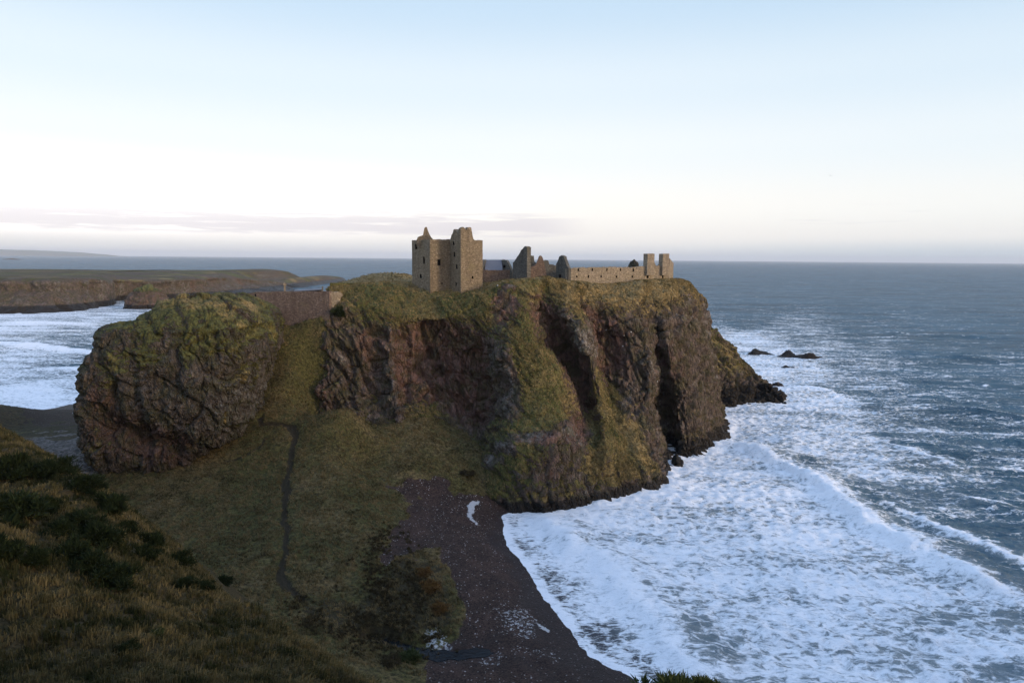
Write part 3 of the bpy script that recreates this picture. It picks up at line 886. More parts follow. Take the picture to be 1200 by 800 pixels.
def ground_material():
    m, n = new_mat('grass_shingle_soil')
    p = n.pos()
    sh, sc, so, fo, dr, wt = (n.attr(k) for k in ('shingle', 'scree', 'soil', 'foam', 'dry', 'wet'))
    fine = n.noise(p, 2.2, 6, 0.7)
    gn = n.noise(p, 1.5, 7, 0.8)
    mid = n.noise(p, 0.5, 5, 0.6)
    green = n.mix(n.step(gn, 0.36, 0.64), (0.024, 0.024, 0.008), (0.125, 0.112, 0.036))
    dryc = n.mix(n.step(gn, 0.36, 0.64), (0.046, 0.034, 0.015), (0.250, 0.178, 0.078))
    col = n.mix(n.step(n.add(dr, n.add(n.mul(n.sub(mid, 0.5), 0.9), n.mul(n.sub(fine, 0.5), 0.5))), 0.25, 0.85), green, dryc)
    # shingle: pebbles of reddish stone with pale ones among them
    vv = n.node('ShaderNodeTexVoronoi')
    n.put(vv.inputs['Vector'], p)
    vv.inputs['Scale'].default_value = 5.5
    cs = n.node('ShaderNodeSeparateColor')
    n.put(cs.inputs[0], vv.outputs['Color'])
    peb = n.mix(cs.outputs[0], (0.022, 0.014, 0.011), (0.082, 0.053, 0.042))
    peb = n.mix(n.step(cs.outputs[1], 0.975, 0.985), peb, (0.34, 0.32, 0.31))
    peb = n.mix(n.mul(n.step(n.noise(p, 0.25, 5, 0.6), 0.45, 0.60), 0.5), peb, n.mix(1.0, peb, (1.7, 1.6, 1.6), 'MULTIPLY'))
    peb = n.mix(n.mul(wt, 0.6), peb, (0.030, 0.021, 0.020))
    shm = n.step(n.add(sh, n.mul(n.sub(fine, 0.5), 0.6)), 0.4, 0.6)
    col = n.mix(shm, col, peb)
    v2 = n.node('ShaderNodeTexVoronoi')
    n.put(v2.inputs['Vector'], p)
    v2.inputs['Scale'].default_value = 1.5
    c2 = n.node('ShaderNodeSeparateColor')
    n.put(c2.inputs[0], v2.outputs['Color'])
    scc = n.mix(c2.outputs[0], (0.06, 0.055, 0.045), (0.22, 0.19, 0.17))
    scm = n.step(n.add(sc, n.mul(n.sub(fine, 0.5), 0.9)), 0.45, 0.6)
    col = n.mix(scm, col, scc)
    som = n.step(n.add(so, n.mul(n.sub(fine, 0.5), 0.5)), 0.35, 0.7)
    col = n.mix(n.mul(som, 0.85), col, n.mix(fine, (0.022, 0.017, 0.012), (0.050, 0.037, 0.024)))
    lace = n.vor(n.scale(p, (1, 1, 1)), 1.5, 'DISTANCE_TO_EDGE')
    fm = n.step(n.add(fo, n.sub(n.mul(n.sub(n.noise(p, 1.7, 6, 0.75), 0.5), 2.2), n.mul(lace, 0.35))), 0.48, 0.72)
    col = n.mix(n.mul(fm, 0.82), col, (0.70, 0.71, 0.72))
    hh = n.add(n.add(n.mul(gn, 0.9), n.mul(fine, 1.2)), n.mul(vv.outputs['Distance'], n.mul(shm, -0.4)))
    hh = n.add(hh, n.mul(n.mul(v2.outputs['Distance'], scm), -2.5))
    nb = n.bump(hh, 0.9, 0.55)
    rough = n.math('MULTIPLY_ADD', n.mul(wt, shm), -0.35, 0.93)
    n.out(n.principled(col, rough, 0.2, nb))
    return m


ground = put('ground', me, ground_material(), kind='structure')


def ground_z(x, y):
    i = np.clip(((np.asarray(x) - GX0) / 0.45).round().astype(int), 0, len(gx) - 1)
    j = np.clip(((np.asarray(y) - GY0) / 0.45).round().astype(int), 0, len(gy) - 1)
    return zz2.reshape(len(gy), len(gx))[j, i]


# path trodden down the gully: a thin strip lying in its groove
def path_strip(name, pts, width):
    seg = blend_spline(np.asarray(pts), [26] * (len(pts) - 1), 0, lin=0.3)
    t = np.gradient(seg[:, :2], axis=0)
    nrm = np.stack((-t[:, 1], t[:, 0]), 1) / (np.linalg.norm(t, axis=1, keepdims=True) + 1e-9)
    V = []
    for k in np.linspace(-1, 1, 5):
        w = width * (1 + 0.9 * fbm(np.concatenate((seg, ), 1) / 1.2, 2, 440))
        q = seg[:, :2] + nrm * (k * w)[:, None] + 0.5 * np.stack((fbm(seg / 2.5, 2, 445), fbm(seg / 2.5, 2, 446)), 1)
        V.append(np.concatenate((q, (ground_z(q[:, 0], q[:, 1]) + 0.05 + 0.04 * perlin(np.concatenate((q, q[:, :1]), 1) * 2.0))[:, None]), 1))
    V = np.stack(V, 0)
    me = mesh_from(name, V.reshape(-1, 3), grid_faces(5, len(seg)), 4)
    return me


m, n = new_mat('trodden_soil')
p = n.pos()
f_ = n.noise(p, 2.0, 5, 0.7)
n.out(n.principled(n.mix(f_, (0.020, 0.015, 0.010), (0.060, 0.046, 0.026)), 0.95, 0.1, n.bump(f_, 0.6, 0.2)))
put('path', path_strip('path', path3, 0.25), m, kind='structure')

# stream pool behind the beach
poly = [(424, 753), (436, 749), (454, 748), (470, 751), (490, 758), (512, 762), (535, 761), (556, 758), (572, 760), (580, 765), (568, 769), (548, 772), (530, 772), (512, 775), (496, 770), (478, 763), (456, 758), (438, 757)]
SZ = 1.12
pp = np.array([on(px, py, SZ)[:2] for px, py in poly])
cx_ = pp.mean(0)
me = bpy.data.meshes.new('stream')
pp2 = []
for i in range(len(pp)):
    a, b = pp[i], pp[(i + 1) % len(pp)]
    for t in np.arange(0, 1, 0.1):
        q = a * (1 - t) + b * t
        w_ = np.array([[q[0], q[1], 0.0]])
        q = q + 0.55 * np.array((fbm(w_ / 1.6, 3, 455)[0], fbm(w_ / 1.6, 3, 456)[0]))
        pp2.append((q[0], q[1], SZ))
me.from_pydata(pp2, [], [list(range(len(pp2)))])
me.update()
m, n = new_mat('stream_water')
p = n.pos()
nb = n.bump(n.noise(p, 1.6, 4, 0.6), 0.35, 0.12)
n.out(n.principled((0.008, 0.010, 0.012), 0.15, 0.22, nb, IOR=1.33))
stream = put('stream', me, m, kind='structure')
# scoop the stream bed out of the ground below its surface
co = np.empty(len(G3) * 3, np.float32)
ground.data.vertices.foreach_get('co', co)
co = co.reshape(-1, 3)
box_ = (co[:, 0] > pp[:, 0].min() - 4) & (co[:, 0] < pp[:, 0].max() + 4) & (co[:, 1] > pp[:, 1].min() - 4) & (co[:, 1] < pp[:, 1].max() + 4)
sm = np.zeros(len(co))
sm[box_] = soft_poly(co[box_, :2], [tuple(q[:2]) for q in pp2], 0.7)
co[:, 2] = np.where(sm > 0, np.minimum(co[:, 2], SZ + 0.22 - sm * 0.6), co[:, 2])
co[:, 2] += 0.0
near = soft_poly(co[:, :2], [tuple(q[:2]) for q in pp2[::4]], 1.2)
ring_ = (near > 0) & (sm < 0.05)
co[:, 2] = np.where(ring_, np.maximum(co[:, 2], SZ + 0.05), co[:, 2])
ground.data.vertices.foreach_set('co', co.ravel())
zz2[:] = co[:, 2]

# ------------------------------------------------------------------ hillside under the camera
EDGE = [at(-140, 440, 120), at(0, 498, 78), at(60, 535, 66), at(100, 565, 58), at(150, 615, 52), at(200, 655, 48), at(250, 688, 44.5), at(300, 712, 42), at(350, 742, 39), at(400, 772, 36), at(450, 803, 33)]
SP_ = EDGE + [at(0, 800, 24), at(0, 700, 31), at(0, 600, 47), at(100, 800, 25), at(100, 700, 33), at(100, 620, 45), at(200, 800, 26), at(200, 720, 36), at(300, 800, 28), at(300, 750, 35), at(400, 800, 31), at(-150, 800, 24), at(-150, 600, 50)]
SP_ += [np.array(q, float) for q in ((0, 0, 55.3), (-3, 22, 40.5), (1, 11, 47.6), (2.2, 4, 52.4), (-15, 5, 53), (-30, 0, 56), (-60, 0, 58), (-60, 30, 47), (-110, 0, 60), (-120, 60, 47), (30, -20, 54), (0, -30, 60), (-60, -60, 66), (40, -60, 62))]
SP_ = np.array(SP_)
hfit = tps_fit(SP_[:, :2], SP_[:, 2], 1.0)
edge_xy = np.concatenate((np.array(EDGE)[:, :2], np.array([(-3, 22), (0.6, 11), (1.6, 4), (6, -5), (30, -30), (90, -60)])))


def hill_z(xy):
    xy = np.asarray(xy, float)
    z = tps_eval(hfit, xy)
    d, _, s = seg_dist(xy, edge_xy)
    out = np.where(s > 0, d, -d)                           # + outside, over the brow
    e = np.clip(out + 2.0, 0, None)
    z = z - np.where(e < 4, e * e / 8 * 0.9, (e - 2) * 0.9)
    q = np.concatenate((xy, np.zeros((len(xy), 1))), 1)
    z = z + 0.6 * fbm(q / 5.0, 3, 501) + 0.38 * (ridged(q / 2.4, 2, 508) - 0.6) + 0.22 * fbm(q / 1.1, 2, 505)
    far = sstep(-xy[:, 1], 60, 220)
    return np.maximum(z * (1 - far) + far * 66, -10)


hx = np.concatenate((np.arange(-150, -75, 1.0), np.arange(-75, 25, 0.3), np.arange(25, 120, 3.0)))
hy = np.concatenate((np.arange(-90, 0, 3.0), np.arange(0, 95, 0.3), np.arange(95, 131, 1.5)))
XX, YY = np.meshgrid(hx, hy)
hxy = np.stack((XX.ravel(), YY.ravel()), 1)
H3 = np.concatenate((hxy, hill_z(hxy)[:, None]), 1)
me = mesh_from('hillside', H3, grid_faces(len(hy), len(hx), flip=True), 4)
m, n = new_mat('rough_grass_turf')
p = n.pos()
gn = n.noise(p, 5.0, 6, 0.7)
mid = n.noise(p, 0.45, 5, 0.6)
c = n.mix(n.step(gn, 0.3, 0.7), (0.018, 0.018, 0.008), (0.062, 0.050, 0.022))
c2 = n.mix(n.step(gn, 0.3, 0.7), (0.032, 0.024, 0.011), (0.105, 0.075, 0.036))
n.out(n.principled(n.mix(n.step(mid, 0.35, 0.65), c, c2), 0.95, 0.1, n.bump(gn, 0.9, 0.2)))
hillside = put('hillside', me, m, kind='structure')

# the mainland behind the camera: rising fields that stand between the low sun and the gully
bx = np.linspace(-700, 700, 90)
by = np.linspace(-900, -70, 60)
XX, YY = np.meshgrid(bx, by)
q = np.stack((XX.ravel(), YY.ravel(), np.zeros(XX.size)), 1)
zb = 58 + 36 * sstep(-q[:, 1], 70, 420) + 5 * fbm(q / 160, 3, 520) - 62 * sstep(q[:, 0], 120, 330) * sstep(q[:, 1] + 1.0 * q[:, 0], -300, 200)
q[:, 2] = zb
me = mesh_from('fields', q, grid_faces(len(by), len(bx), flip=True), 4)
mf, n = new_mat('field_grass')
p = n.pos()
n.out(n.principled(n.mix(n.noise(p, 0.05, 5), (0.05, 0.06, 0.02), (0.12, 0.10, 0.04)), 0.95, 0.1))
put('fields', me, mf, kind='structure')

# unseen headland added on the right to keep the low sun off the cove
sxx = np.arange(60, 330, 2.5)
syy = np.arange(-300, 60, 2.5)
XX, YY = np.meshgrid(sxx, syy)
q = np.stack((XX.ravel(), YY.ravel(), np.zeros(XX.size)), 1)
wq = fbm(q / 30, 4, 530)
msk = sstep(q[:, 0] + 14 * wq, 96, 112) * sstep(-q[:, 0] + 20 * wq, -255, -225) * sstep(-q[:, 1] + 14 * wq, -34, -16)
q[:, 2] = -6 + msk * (66 + 5 * fbm(q / 25, 3, 535))
me = mesh_from('added_shade_headland', q, grid_faces(len(syy), len(sxx), flip=True), 4)
nzz = np.abs(grid_normals(q.reshape(len(syy), len(sxx), 3))[:, :, 2].ravel())
set_attr(me, 'grass', sstep(nzz, 0.45, 0.8))
for k_, v_ in (('red', .3), ('dry', .5), ('wet', 0), ('lichen', .3)):
    set_attr(me, k_, np.full(len(q), v_))
put('added_shade_headland', me, MAT_LAND, kind='structure')

# ------------------------------------------------------------------ far headland across the north bay
FL = [  # px: skyline (py, dist), rim (py, dist), foot (py, dist)
    (-420, (316, 760), (338, 520), (402, 470)), (-160, (317, 900), (328.0, 640), (382, 590)), (-60, (317, 950), (326.0, 680), (376, 636)), (0, (317.5, 960), (326.0, 690), (374.5, 650)), (30, (318, 960), (326.0, 700), (373.5, 655)), (60, (318, 965), (326.0, 705), (372, 672)), (82, (318, 970), (326.0, 730), (369.5, 692)),
    (104, (318, 985), (326.0, 745), (366.5, 712)), (122, (318, 1000), (328.0, 765), (363, 742)), (131, (318, 1020), (329.0, 800), (357, 800)), (136, (318, 1040), (328.0, 850), (353.5, 850)), (150, (318, 1050), (328.0, 870), (352.5, 866)),
    (185, (318, 1080), (328.0, 890), (351, 884)), (230, (317.5, 1110), (327.0, 950), (353, 925)), (262, (316.5, 1150), (325.0, 1050), (352, 960)), (280, (319, 1180), (326.0, 1100), (350, 985)), (300, (327, 1230), (328.0, 1160), (349, 1010)),
    (320, (329, 1280), (329.0, 1220), (348, 1030)), (348, (325.0, 1360), (335, 1300), (346.5, 1080)), (366, (327.5, 1400), (336, 1350), (345, 1130)), (376, (337.5, 1400), (338, 1380), (342, 1250))]
cols = []
for px, s, r0, f0 in FL:
    S, Rm, Ft = at(px, *s), at(px, *r0), at(px, *f0)
    Ft[2] = -0.5
    bk = S + (0, 260, -4)
    bk2 = S + (0, 420, -60)
    m1 = Rm * 0.45 + S * 0.55
    m1[2] += 0.5
    f1_ = Rm * 0.6 + Ft * 0.4
    f1_[:2] = Rm[:2] * 0.8 + Ft[:2] * 0.2
    f2_ = Ft + (0, -6, -6)
    cols.append([(*bk2, 1), (*bk, 1), (*S, 1), (*m1, 1), (*Rm, .9), (*f1_, .15), (*Ft, 0), (*f2_, 0)])
cols = np.array(cols)
g1 = blend_spline(cols, [4, 8, 14, 20, 40, 50, 6], 1, lin=0.5)
g1 = blend_spline(g1, [24, 30, 40, 40, 36, 36, 36, 36, 36, 30, 24, 24, 40, 40, 36, 30, 26, 24, 24, 20], 0, lin=0.6)
g1 = np.swapaxes(g1, 0, 1)
P = g1[:, :, :3].copy()
N = grid_normals(P)
if N[80, 100, 1] > 0:
    N = -N
Pf, Nf, gf = P.reshape(-1, 3), N.reshape(-1, 3), g1[:, :, 3].ravel()
fk = sstep(0.95 - gf, 0, 0.3)
d = fk * (13.0 * fbm(Pf / np.array((45, 45, 90.)), 4, 601) - 16 * np.clip(ridged(Pf / np.array((30, 30, 120.)), 2, 605) - 0.6, 0, 1) + 3.0 * fbm(Pf / np.array((9, 9, 18.)), 4, 609)) + (1 - fk) * 1.2 * fbm(Pf / 60, 4, 612)
D = Pf + Nf * d[:, None] * np.array((1, 1, .4))
nz = np.abs(grid_normals(D.reshape(P.shape))[:, :, 2].ravel())
me = mesh_from('far_headland', D, grid_faces(*P.shape[:2]), 4)
pt = fbm(Pf / 40, 4, 620)
set_attr(me, 'grass', np.clip(gf * 0.34 + 0.35 * (nz - 0.5) + 0.6 * pt, 0, 1) * sstep(D[:, 2], 4, 10))
set_attr(me, 'red', np.clip(0.15 + 0.9 * fbm(Pf / 50, 3, 625), 0, 1))
set_attr(me, 'dry', 0.40 + 0.9 * fbm(Pf / np.array((90, 45, 60.)), 4, 630))
set_attr(me, 'wet', sstep(7 - D[:, 2], -3, 3))
set_attr(me, 'lichen', np.clip(0.35 + 0.9 * fbm(Pf / np.array((14, 14, 40.)), 3, 633), 0, 1))
put('far_headland', me, MAT_FAR, kind='structure')


# rocks: grown from a lumpy half-ellipsoid
def rock_mesh(name, L, Wd, H, seed, ns=90, nr=40, peaks=None, sink=1.2):
    th = np.linspace(0, 2 * np.pi, ns, endpoint=False)
    ph = np.linspace(0.0, 1.0, nr)
    Z = np.repeat((H * np.cos(ph * np.pi / 2) ** 1.2)[:, None], ns, 1)
    rr = np.sin(ph * np.pi / 2)[:, None]
    X = L / 2 * rr * np.cos(th)
    Y = Wd / 2 * rr * np.sin(th)
    if peaks:
        Z = Z * sum(hh * np.exp(-((X / (L / 2) - c) / w) ** 2) for c, w, hh in peaks)
    P = np.stack((X, Y, Z), -1)
    P = np.concatenate((P, (P[-1] * np.array((1.1, 1.1, 1)) - np.array((0, 0, sink)))[None]), 0)
    Pf = P.reshape(-1, 3)
    s = min(L, Wd)
    Nf = Pf / (np.linalg.norm(Pf, axis=1, keepdims=True) + 1e-6)
    f1, gap, cid = worley(Pf / (s * 0.22), seed)
    d = 0.14 * s * fbm(Pf / (s * 0.5), 3, seed) + 0.10 * s * (cid - 0.5) + 0.06 * s * fbm(Pf / (s * 0.12), 3, seed + 4)
    Pf = Pf + Nf * d[:, None]
    P = Pf.reshape(P.shape)
    P[0] = P[0].mean(0)
    return mesh_from(name, P.reshape(-1, 3), grid_faces(nr + 1, ns, wrap=True), 4)


def rock_attrs(me, wet=1.0, red=0.1, lichen=0.0, grass=0.0):
    nv = len(me.vertices)
    for k, v in (('wet', wet), ('red', red), ('lichen', lichen), ('grass', grass), ('dry', 0.3)):
        set_attr(me, k, np.full(nv, v))


def tag(o, label, cat, group=None):
    o['label'] = label
    o['category'] = cat
    if group:
        o['group'] = group
    return o


# stack standing off the far headland
c = on(162, 363, 0)
me = rock_mesh('sea_stack', 46, 40, 24, 700, ns=160, nr=70, sink=4)
rock_attrs(me, 0.0, 0.5, 0.1, 0.25)
co = np.empty(len(me.vertices) * 3, np.float32)
me.vertices.foreach_get('co', co)
co = co.reshape(-1, 3)
me.attributes['grass'].data.foreach_set('value', np.clip(sstep(co[:, 2], 13, 22) * 0.75, 0, 1).astype(np.float32))
me.attributes['wet'].data.foreach_set('value', sstep(5 - co[:, 2], -2, 2).astype(np.float32))
o = put('sea_stack', me, MAT_FAR)
o.location = (c[0], c[1] + 22, 0)
tag(o, 'broad brown rock stack standing off the far headland across the bay', 'sea stack')

# distant coast on the horizon
xs = np.linspace(-7200, -3800, 120)
prof = np.interp(xs, [-7200, -5300, -4900, -4500, -4200, -4050, -3900, -3800], [150, 108, 104, 94, 82, 70, 62, 40]) + 5 * fbm(np.stack((xs / 300, xs * 0, xs * 0), 1), 3, 640)
V = []
for k, (dy_, f_) in enumerate(((0, 0.0), (10, .75), (60, .9), (160, 1.0), (420, .0))):
    V.append(np.stack((xs * 4.6, (6500 + dy_ + (xs + 4000) * -0.1) * 4.6, np.where(f_ > 0, (prof * f_ - 57) * 4.6 + 57, -1), ), 1))
me = mesh_from('distant_coast', np.concatenate(V), grid_faces(5, len(xs)), 4)
put('distant_coast', me, mf, kind='structure')
me = rock_mesh('distant_skerry', 190, 60, 12, 655, sink=6)
rock_attrs(me, 0.5)
o = put('distant_skerry', me, MAT_FAR)
o.location = (on(14, 304.2, 0)[0], on(14, 304.2, 0)[1], 0)
tag(o, 'thin dark skerry far out near the horizon at the left', 'rock')

# ------------------------------------------------------------------ sea
def geo(a, b, k):
    return a * (b / a) ** (np.arange(1, k + 1) / k)


sx = np.concatenate((-geo(330, 45000, 26)[::-1], np.arange(-330, -60, 1.6), np.arange(-60, -2, 2.0), np.arange(-2, 200, 0.55), np.arange(200, 640, 2.6), 640 + geo(8.0, 45000, 34)))
sy = np.concatenate((np.arange(20, 62, 3.0), np.arange(62, 300, 0.55), np.arange(300, 430, 0.9), np.arange(430, 1100, 3.0), 1100 * (60000 / 1100) ** (np.arange(0, 44) / 43)))
XX, YY = np.meshgrid(sx, sy)
S = np.stack((XX.ravel(), YY.ravel(), np.zeros(XX.size)), 1)
fade = sstep(-S[:, 1], -1400, -500) * sstep(-np.abs(S[:, 0]), -760, -420)
sel = fade > 0
Q = S[sel]
hz = np.zeros(len(S))
foamd = np.zeros(len(S))
PXs = pix(S)
# foam cover: how white the water is, place by place
FD = [(30, 376, 1), (62, 374, .95), (100, 370, .95), (122, 365, .9), (0, 379, 1), (80, 377, .9), (600, 612, .95), (640, 620, 1), (700, 690, 1), (760, 720, .96), (850, 600, .88), (900, 560, .86), (830, 560, .92), (1000, 700, .84), (900, 750, .82), (1100, 780, .76), (870, 500, .82), (930, 480, .76), (900, 425, .74), (870, 400, .72), (940, 430, .66), (880, 450, .76),
      (900, 650, .86), (960, 590, .88), (820, 650, .86), (1150, 730, .66), (1060, 640, .84), (1110, 670, .74), (1180, 700, .62), (980, 480, .66), (960, 520, .8), (1000, 530, .66), (1050, 570, .55), (1190, 790, .62), (1050, 500, .40), (1100, 560, .40), (1180, 600, .26), (1130, 620, .42), (1150, 500, .24), (1010, 430, .36), (975, 405, .42), (1090, 450, .24),
      (1000, 392, .10), (940, 396, .34), (1100, 400, .06), (1180, 450, .16), (870, 375, .06), (1000, 350, 0), (1180, 380, 0), (900, 340, 0), (1100, 330, 0), (600, 312, 0), (1190, 540, .24), (1040, 470, .38),
      (50, 464, .95), (0, 462, .9), (0, 445, .62), (90, 450, .66), (40, 432, .50), (80, 427, .44), (20, 412, .74), (60, 408, .62), (0, 400, .5), (105, 415, .36), (100, 400, .34), (130, 385, .40), (60, 392, .36), (20, 386, .55), (150, 372, .52), (20, 377, .85), (70, 379, .62), (110, 371, .7), (135, 361, .55), (165, 366, .6), (90, 384, .26), (300, 330, 0), (150, 310, 0), (50, 310, 0), (400, 320, 0), (-200, 450, .7), (-200, 390, .4), (-100, 310, 0), (1400, 600, .25), (1400, 800, .6), (1400, 400, 0.05), (700, 900, .9), (1000, 950, .8)]
FD = np.array(FD, float)
vis = sel & (S[:, 1] > 30)
pq = PXs[vis]
num = np.zeros(len(pq))
den = np.zeros(len(pq))
for (a, b, v) in FD:
    v = v - 0.08 * (0.5 < v < 0.97 and b > 440 and a > 650)
    w = 1.0 / (((pq[:, 0] - a) / 1.5) ** 2 + (pq[:, 1] - b) ** 2 + 60.0) ** 2
    num += w * v
    den += w
foamd[vis] = num / den
# swell and chop
rot = lambda a, P: np.stack((P[:, 0] * math.cos(a) + P[:, 1] * math.sin(a), -P[:, 0] * math.sin(a) + P[:, 1] * math.cos(a), P[:, 2]), 1)
qa = rot(-0.42, Q)
sw = 0.85 * ridged(qa / np.array((70, 19, 1.0)), 2, 801) - 0.5 + 0.9 * (ridged(rot(-0.15, Q) / np.array((150, 42, 1.0)), 1, 803) - 0.6)
ch = 0.55 * fbm(qa / np.array((16, 6.5, 1.0)), 3, 805) + 0.30 * (ridged(qa / np.array((5.0, 2.4, 1.0)), 2, 809) - 0.6)
chop = 0.34 * fbm(Q / 1.9, 2, 812) + 0.28 * (ridged(Q / 4.5, 2, 815) - 0.6)
calm = sstep(np.minimum(*[seg_dist(Q[:, :2], L_)[0] for L_ in (
    np.array([on(px, py, 0)[:2] for px, py in ((588, 606), (600, 645), (634, 695), (690, 765), (752, 799), (830, 850))]),
    np.array([on(px, py, 0)[:2] for px, py in ((-300, 480), (0, 475), (150, 472))]))]), 2, 30)
h = (sw * 1.25 + ch * 1.1) * (0.12 + 0.88 * calm) + chop * (0.25 + 0.75 * calm)
thin = np.zeros(len(Q))
fq = foamd[sel]


def breaker(line, A, wf, wb, foam_w, jag=1.6, seed=0):
    """a breaking crest: steep face on the left of the line's direction, long back on its right, white along the face"""
    global h, fq
    L_ = np.array([on(px, py, 0)[:2] for px, py in line])
    L_ = blend_spline(L_, [6] * (len(L_) - 1), 0, lin=0.2)
    mg = 2.6 * max(wf, wb * 1.4, foam_w) + 4
    lo, hi = L_.min(0) - mg, L_.max(0) + mg
    ii = np.nonzero((Q[:, 0] > lo[0]) & (Q[:, 0] < hi[0]) & (Q[:, 1] > lo[1]) & (Q[:, 1] < hi[1]))[0]
    B = Q[ii]
    jit = jag * np.stack((fbm(B / 7.0, 3, 830 + seed), fbm(B / 7.0, 3, 840 + seed)), 1)
    d, t, s = seg_dist(B[:, :2] + jit, L_)
    ends = sstep(t, 0, 6) * sstep(-t, -(len(L_) - 1), -(len(L_) - 8))
    var = 0.65 + 0.5 * fbm(B / 16.0, 2, 850 + seed)
    h[ii] += A * np.where(s > 0, np.exp(-(d / wf) ** 2), np.exp(-(d / wb) ** 2)) * ends * var
    fw = np.where(s > 0, np.exp(-(d / foam_w) ** 2), np.exp(-(d / (foam_w * 0.35)) ** 2))
    f_ = np.clip(fq[ii] + fw * ends * 0.75, 0, 1.15)
    bk = np.where(s < 0, np.exp(-((d - wb * 0.9) / (wb * 0.55)) ** 2), 0)
    fq[ii] = f_ - 0.26 * bk * ends


breaker([(850, 830), (800, 772), (760, 720), (715, 672), (670, 640), (640, 612), (622, 600)], 1.9, 3.0, 7.0, 3.4, seed=1)
breaker([(1260, 730), (1140, 680), (1060, 640), (1000, 600), (965, 572), (920, 545), (880, 528), (860, 520)], 2.6, 2.6, 9.0, 3.2, seed=2)
breaker([(1260, 690), (1180, 655), (1090, 615), (1020, 580)], 1.6, 2.4, 8.0, 1.8, seed=3)
breaker([(1000, 470), (960, 455), (915, 450)], 0.9, 3.0, 6.0, 3.0, seed=4)
breaker([(1210, 462), (1130, 447), (1080, 437), (1020, 428)], 1.0, 3.0, 8.0, 0.6, seed=5)
breaker([(1010, 394), (930, 392), (880, 388), (850, 386)], 1.0, 4.0, 8.0, 2.0, seed=6)
breaker([(135, 418), (100, 412), (60, 408), (0, 402), (-80, 398)], 2.2, 5.0, 9.0, 6.0, seed=7)
breaker([(165, 437), (90, 432), (0, 436)], 1.2, 5.0, 9.0, 6.0, seed=8)
breaker([(140, 366), (110, 371), (60, 378), (0, 379), (-60, 380)], 2.0, 7.0, 14.0, 9.0, seed=9)
breaker([(150, 385), (60, 388), (0, 384)], 1.2, 7.0, 14.0, 4.0, seed=10)
breaker([(1150, 560), (1080, 530), (1000, 510)], 0.9, 2.5, 7.0, 1.4, seed=11)
breaker([(1230, 600), (1150, 585), (1090, 575)], 1.0, 2.6, 7.0, 1.0, seed=12)
breaker([(1290, 402), (1150, 396), (1050, 391), (950, 380)], 1.8, 6.0, 12.0, 0.3, seed=13)
breaker([(1290, 436), (1130, 420), (1000, 408)], 1.6, 5.0, 11.0, 0.3, seed=14)
breaker([(1290, 505), (1160, 485), (1060, 470)], 1.7, 4.0, 10.0, 0.5, seed=15)
breaker([(1290, 375), (1100, 366), (900, 358)], 2.0, 8.0, 16.0, 0.3, seed=16)
# swash running up the shingle: thin water, streaked foam
shore = np.array([on(px, py, 0)[:2] for px, py in ((586, 600), (589, 622), (600, 645), (620, 668), (634, 695), (662, 728), (690, 765), (722, 783), (752, 799), (830, 850))])
dsh, tsh, ssh = seg_dist(Q[:, :2], shore)
thin = np.exp(-(dsh / 7.5) ** 2)
lead = np.exp(-((dsh - 0.4) / 0.9) ** 2)
h = h + 0.10 * lead - 0.02
fq = fq - 0.36 * thin * sstep(dsh, 0.6, 2.5) + 0.25 * lead
# water heaped and white against the rock foot
foot = np.concatenate([ring[i:i + 1, -1, :2] for i in range(10, len(front))])
dft, _, _ = seg_dist(Q[:, :2], foot)
fq = fq + 0.5 * np.exp(-(dft / 3.0) ** 2)
h = h + 0.35 * np.exp(-(dft / 2.5) ** 2) * (0.6 + 0.8 * fbm(Q / 3.0, 2, 870))
spf = sp[1:, 0, :2]
dft, _, _ = seg_dist(Q[:, :2], spf)
fq = fq + 0.35 * np.exp(-(dft / 3.5) ** 2)
hz[sel] = h * fade[sel]
foamd[sel] = np.clip(fq, 0, 1.2) * fade[sel]
thin_all = np.zeros(len(S))
thin_all[sel] = thin
S[:, 2] = hz
me = mesh_from('sea', S, grid_faces(len(sy), len(sx), flip=True), 4)
set_attr(me, 'foam', foamd)
set_attr(me, 'thin', thin_all)


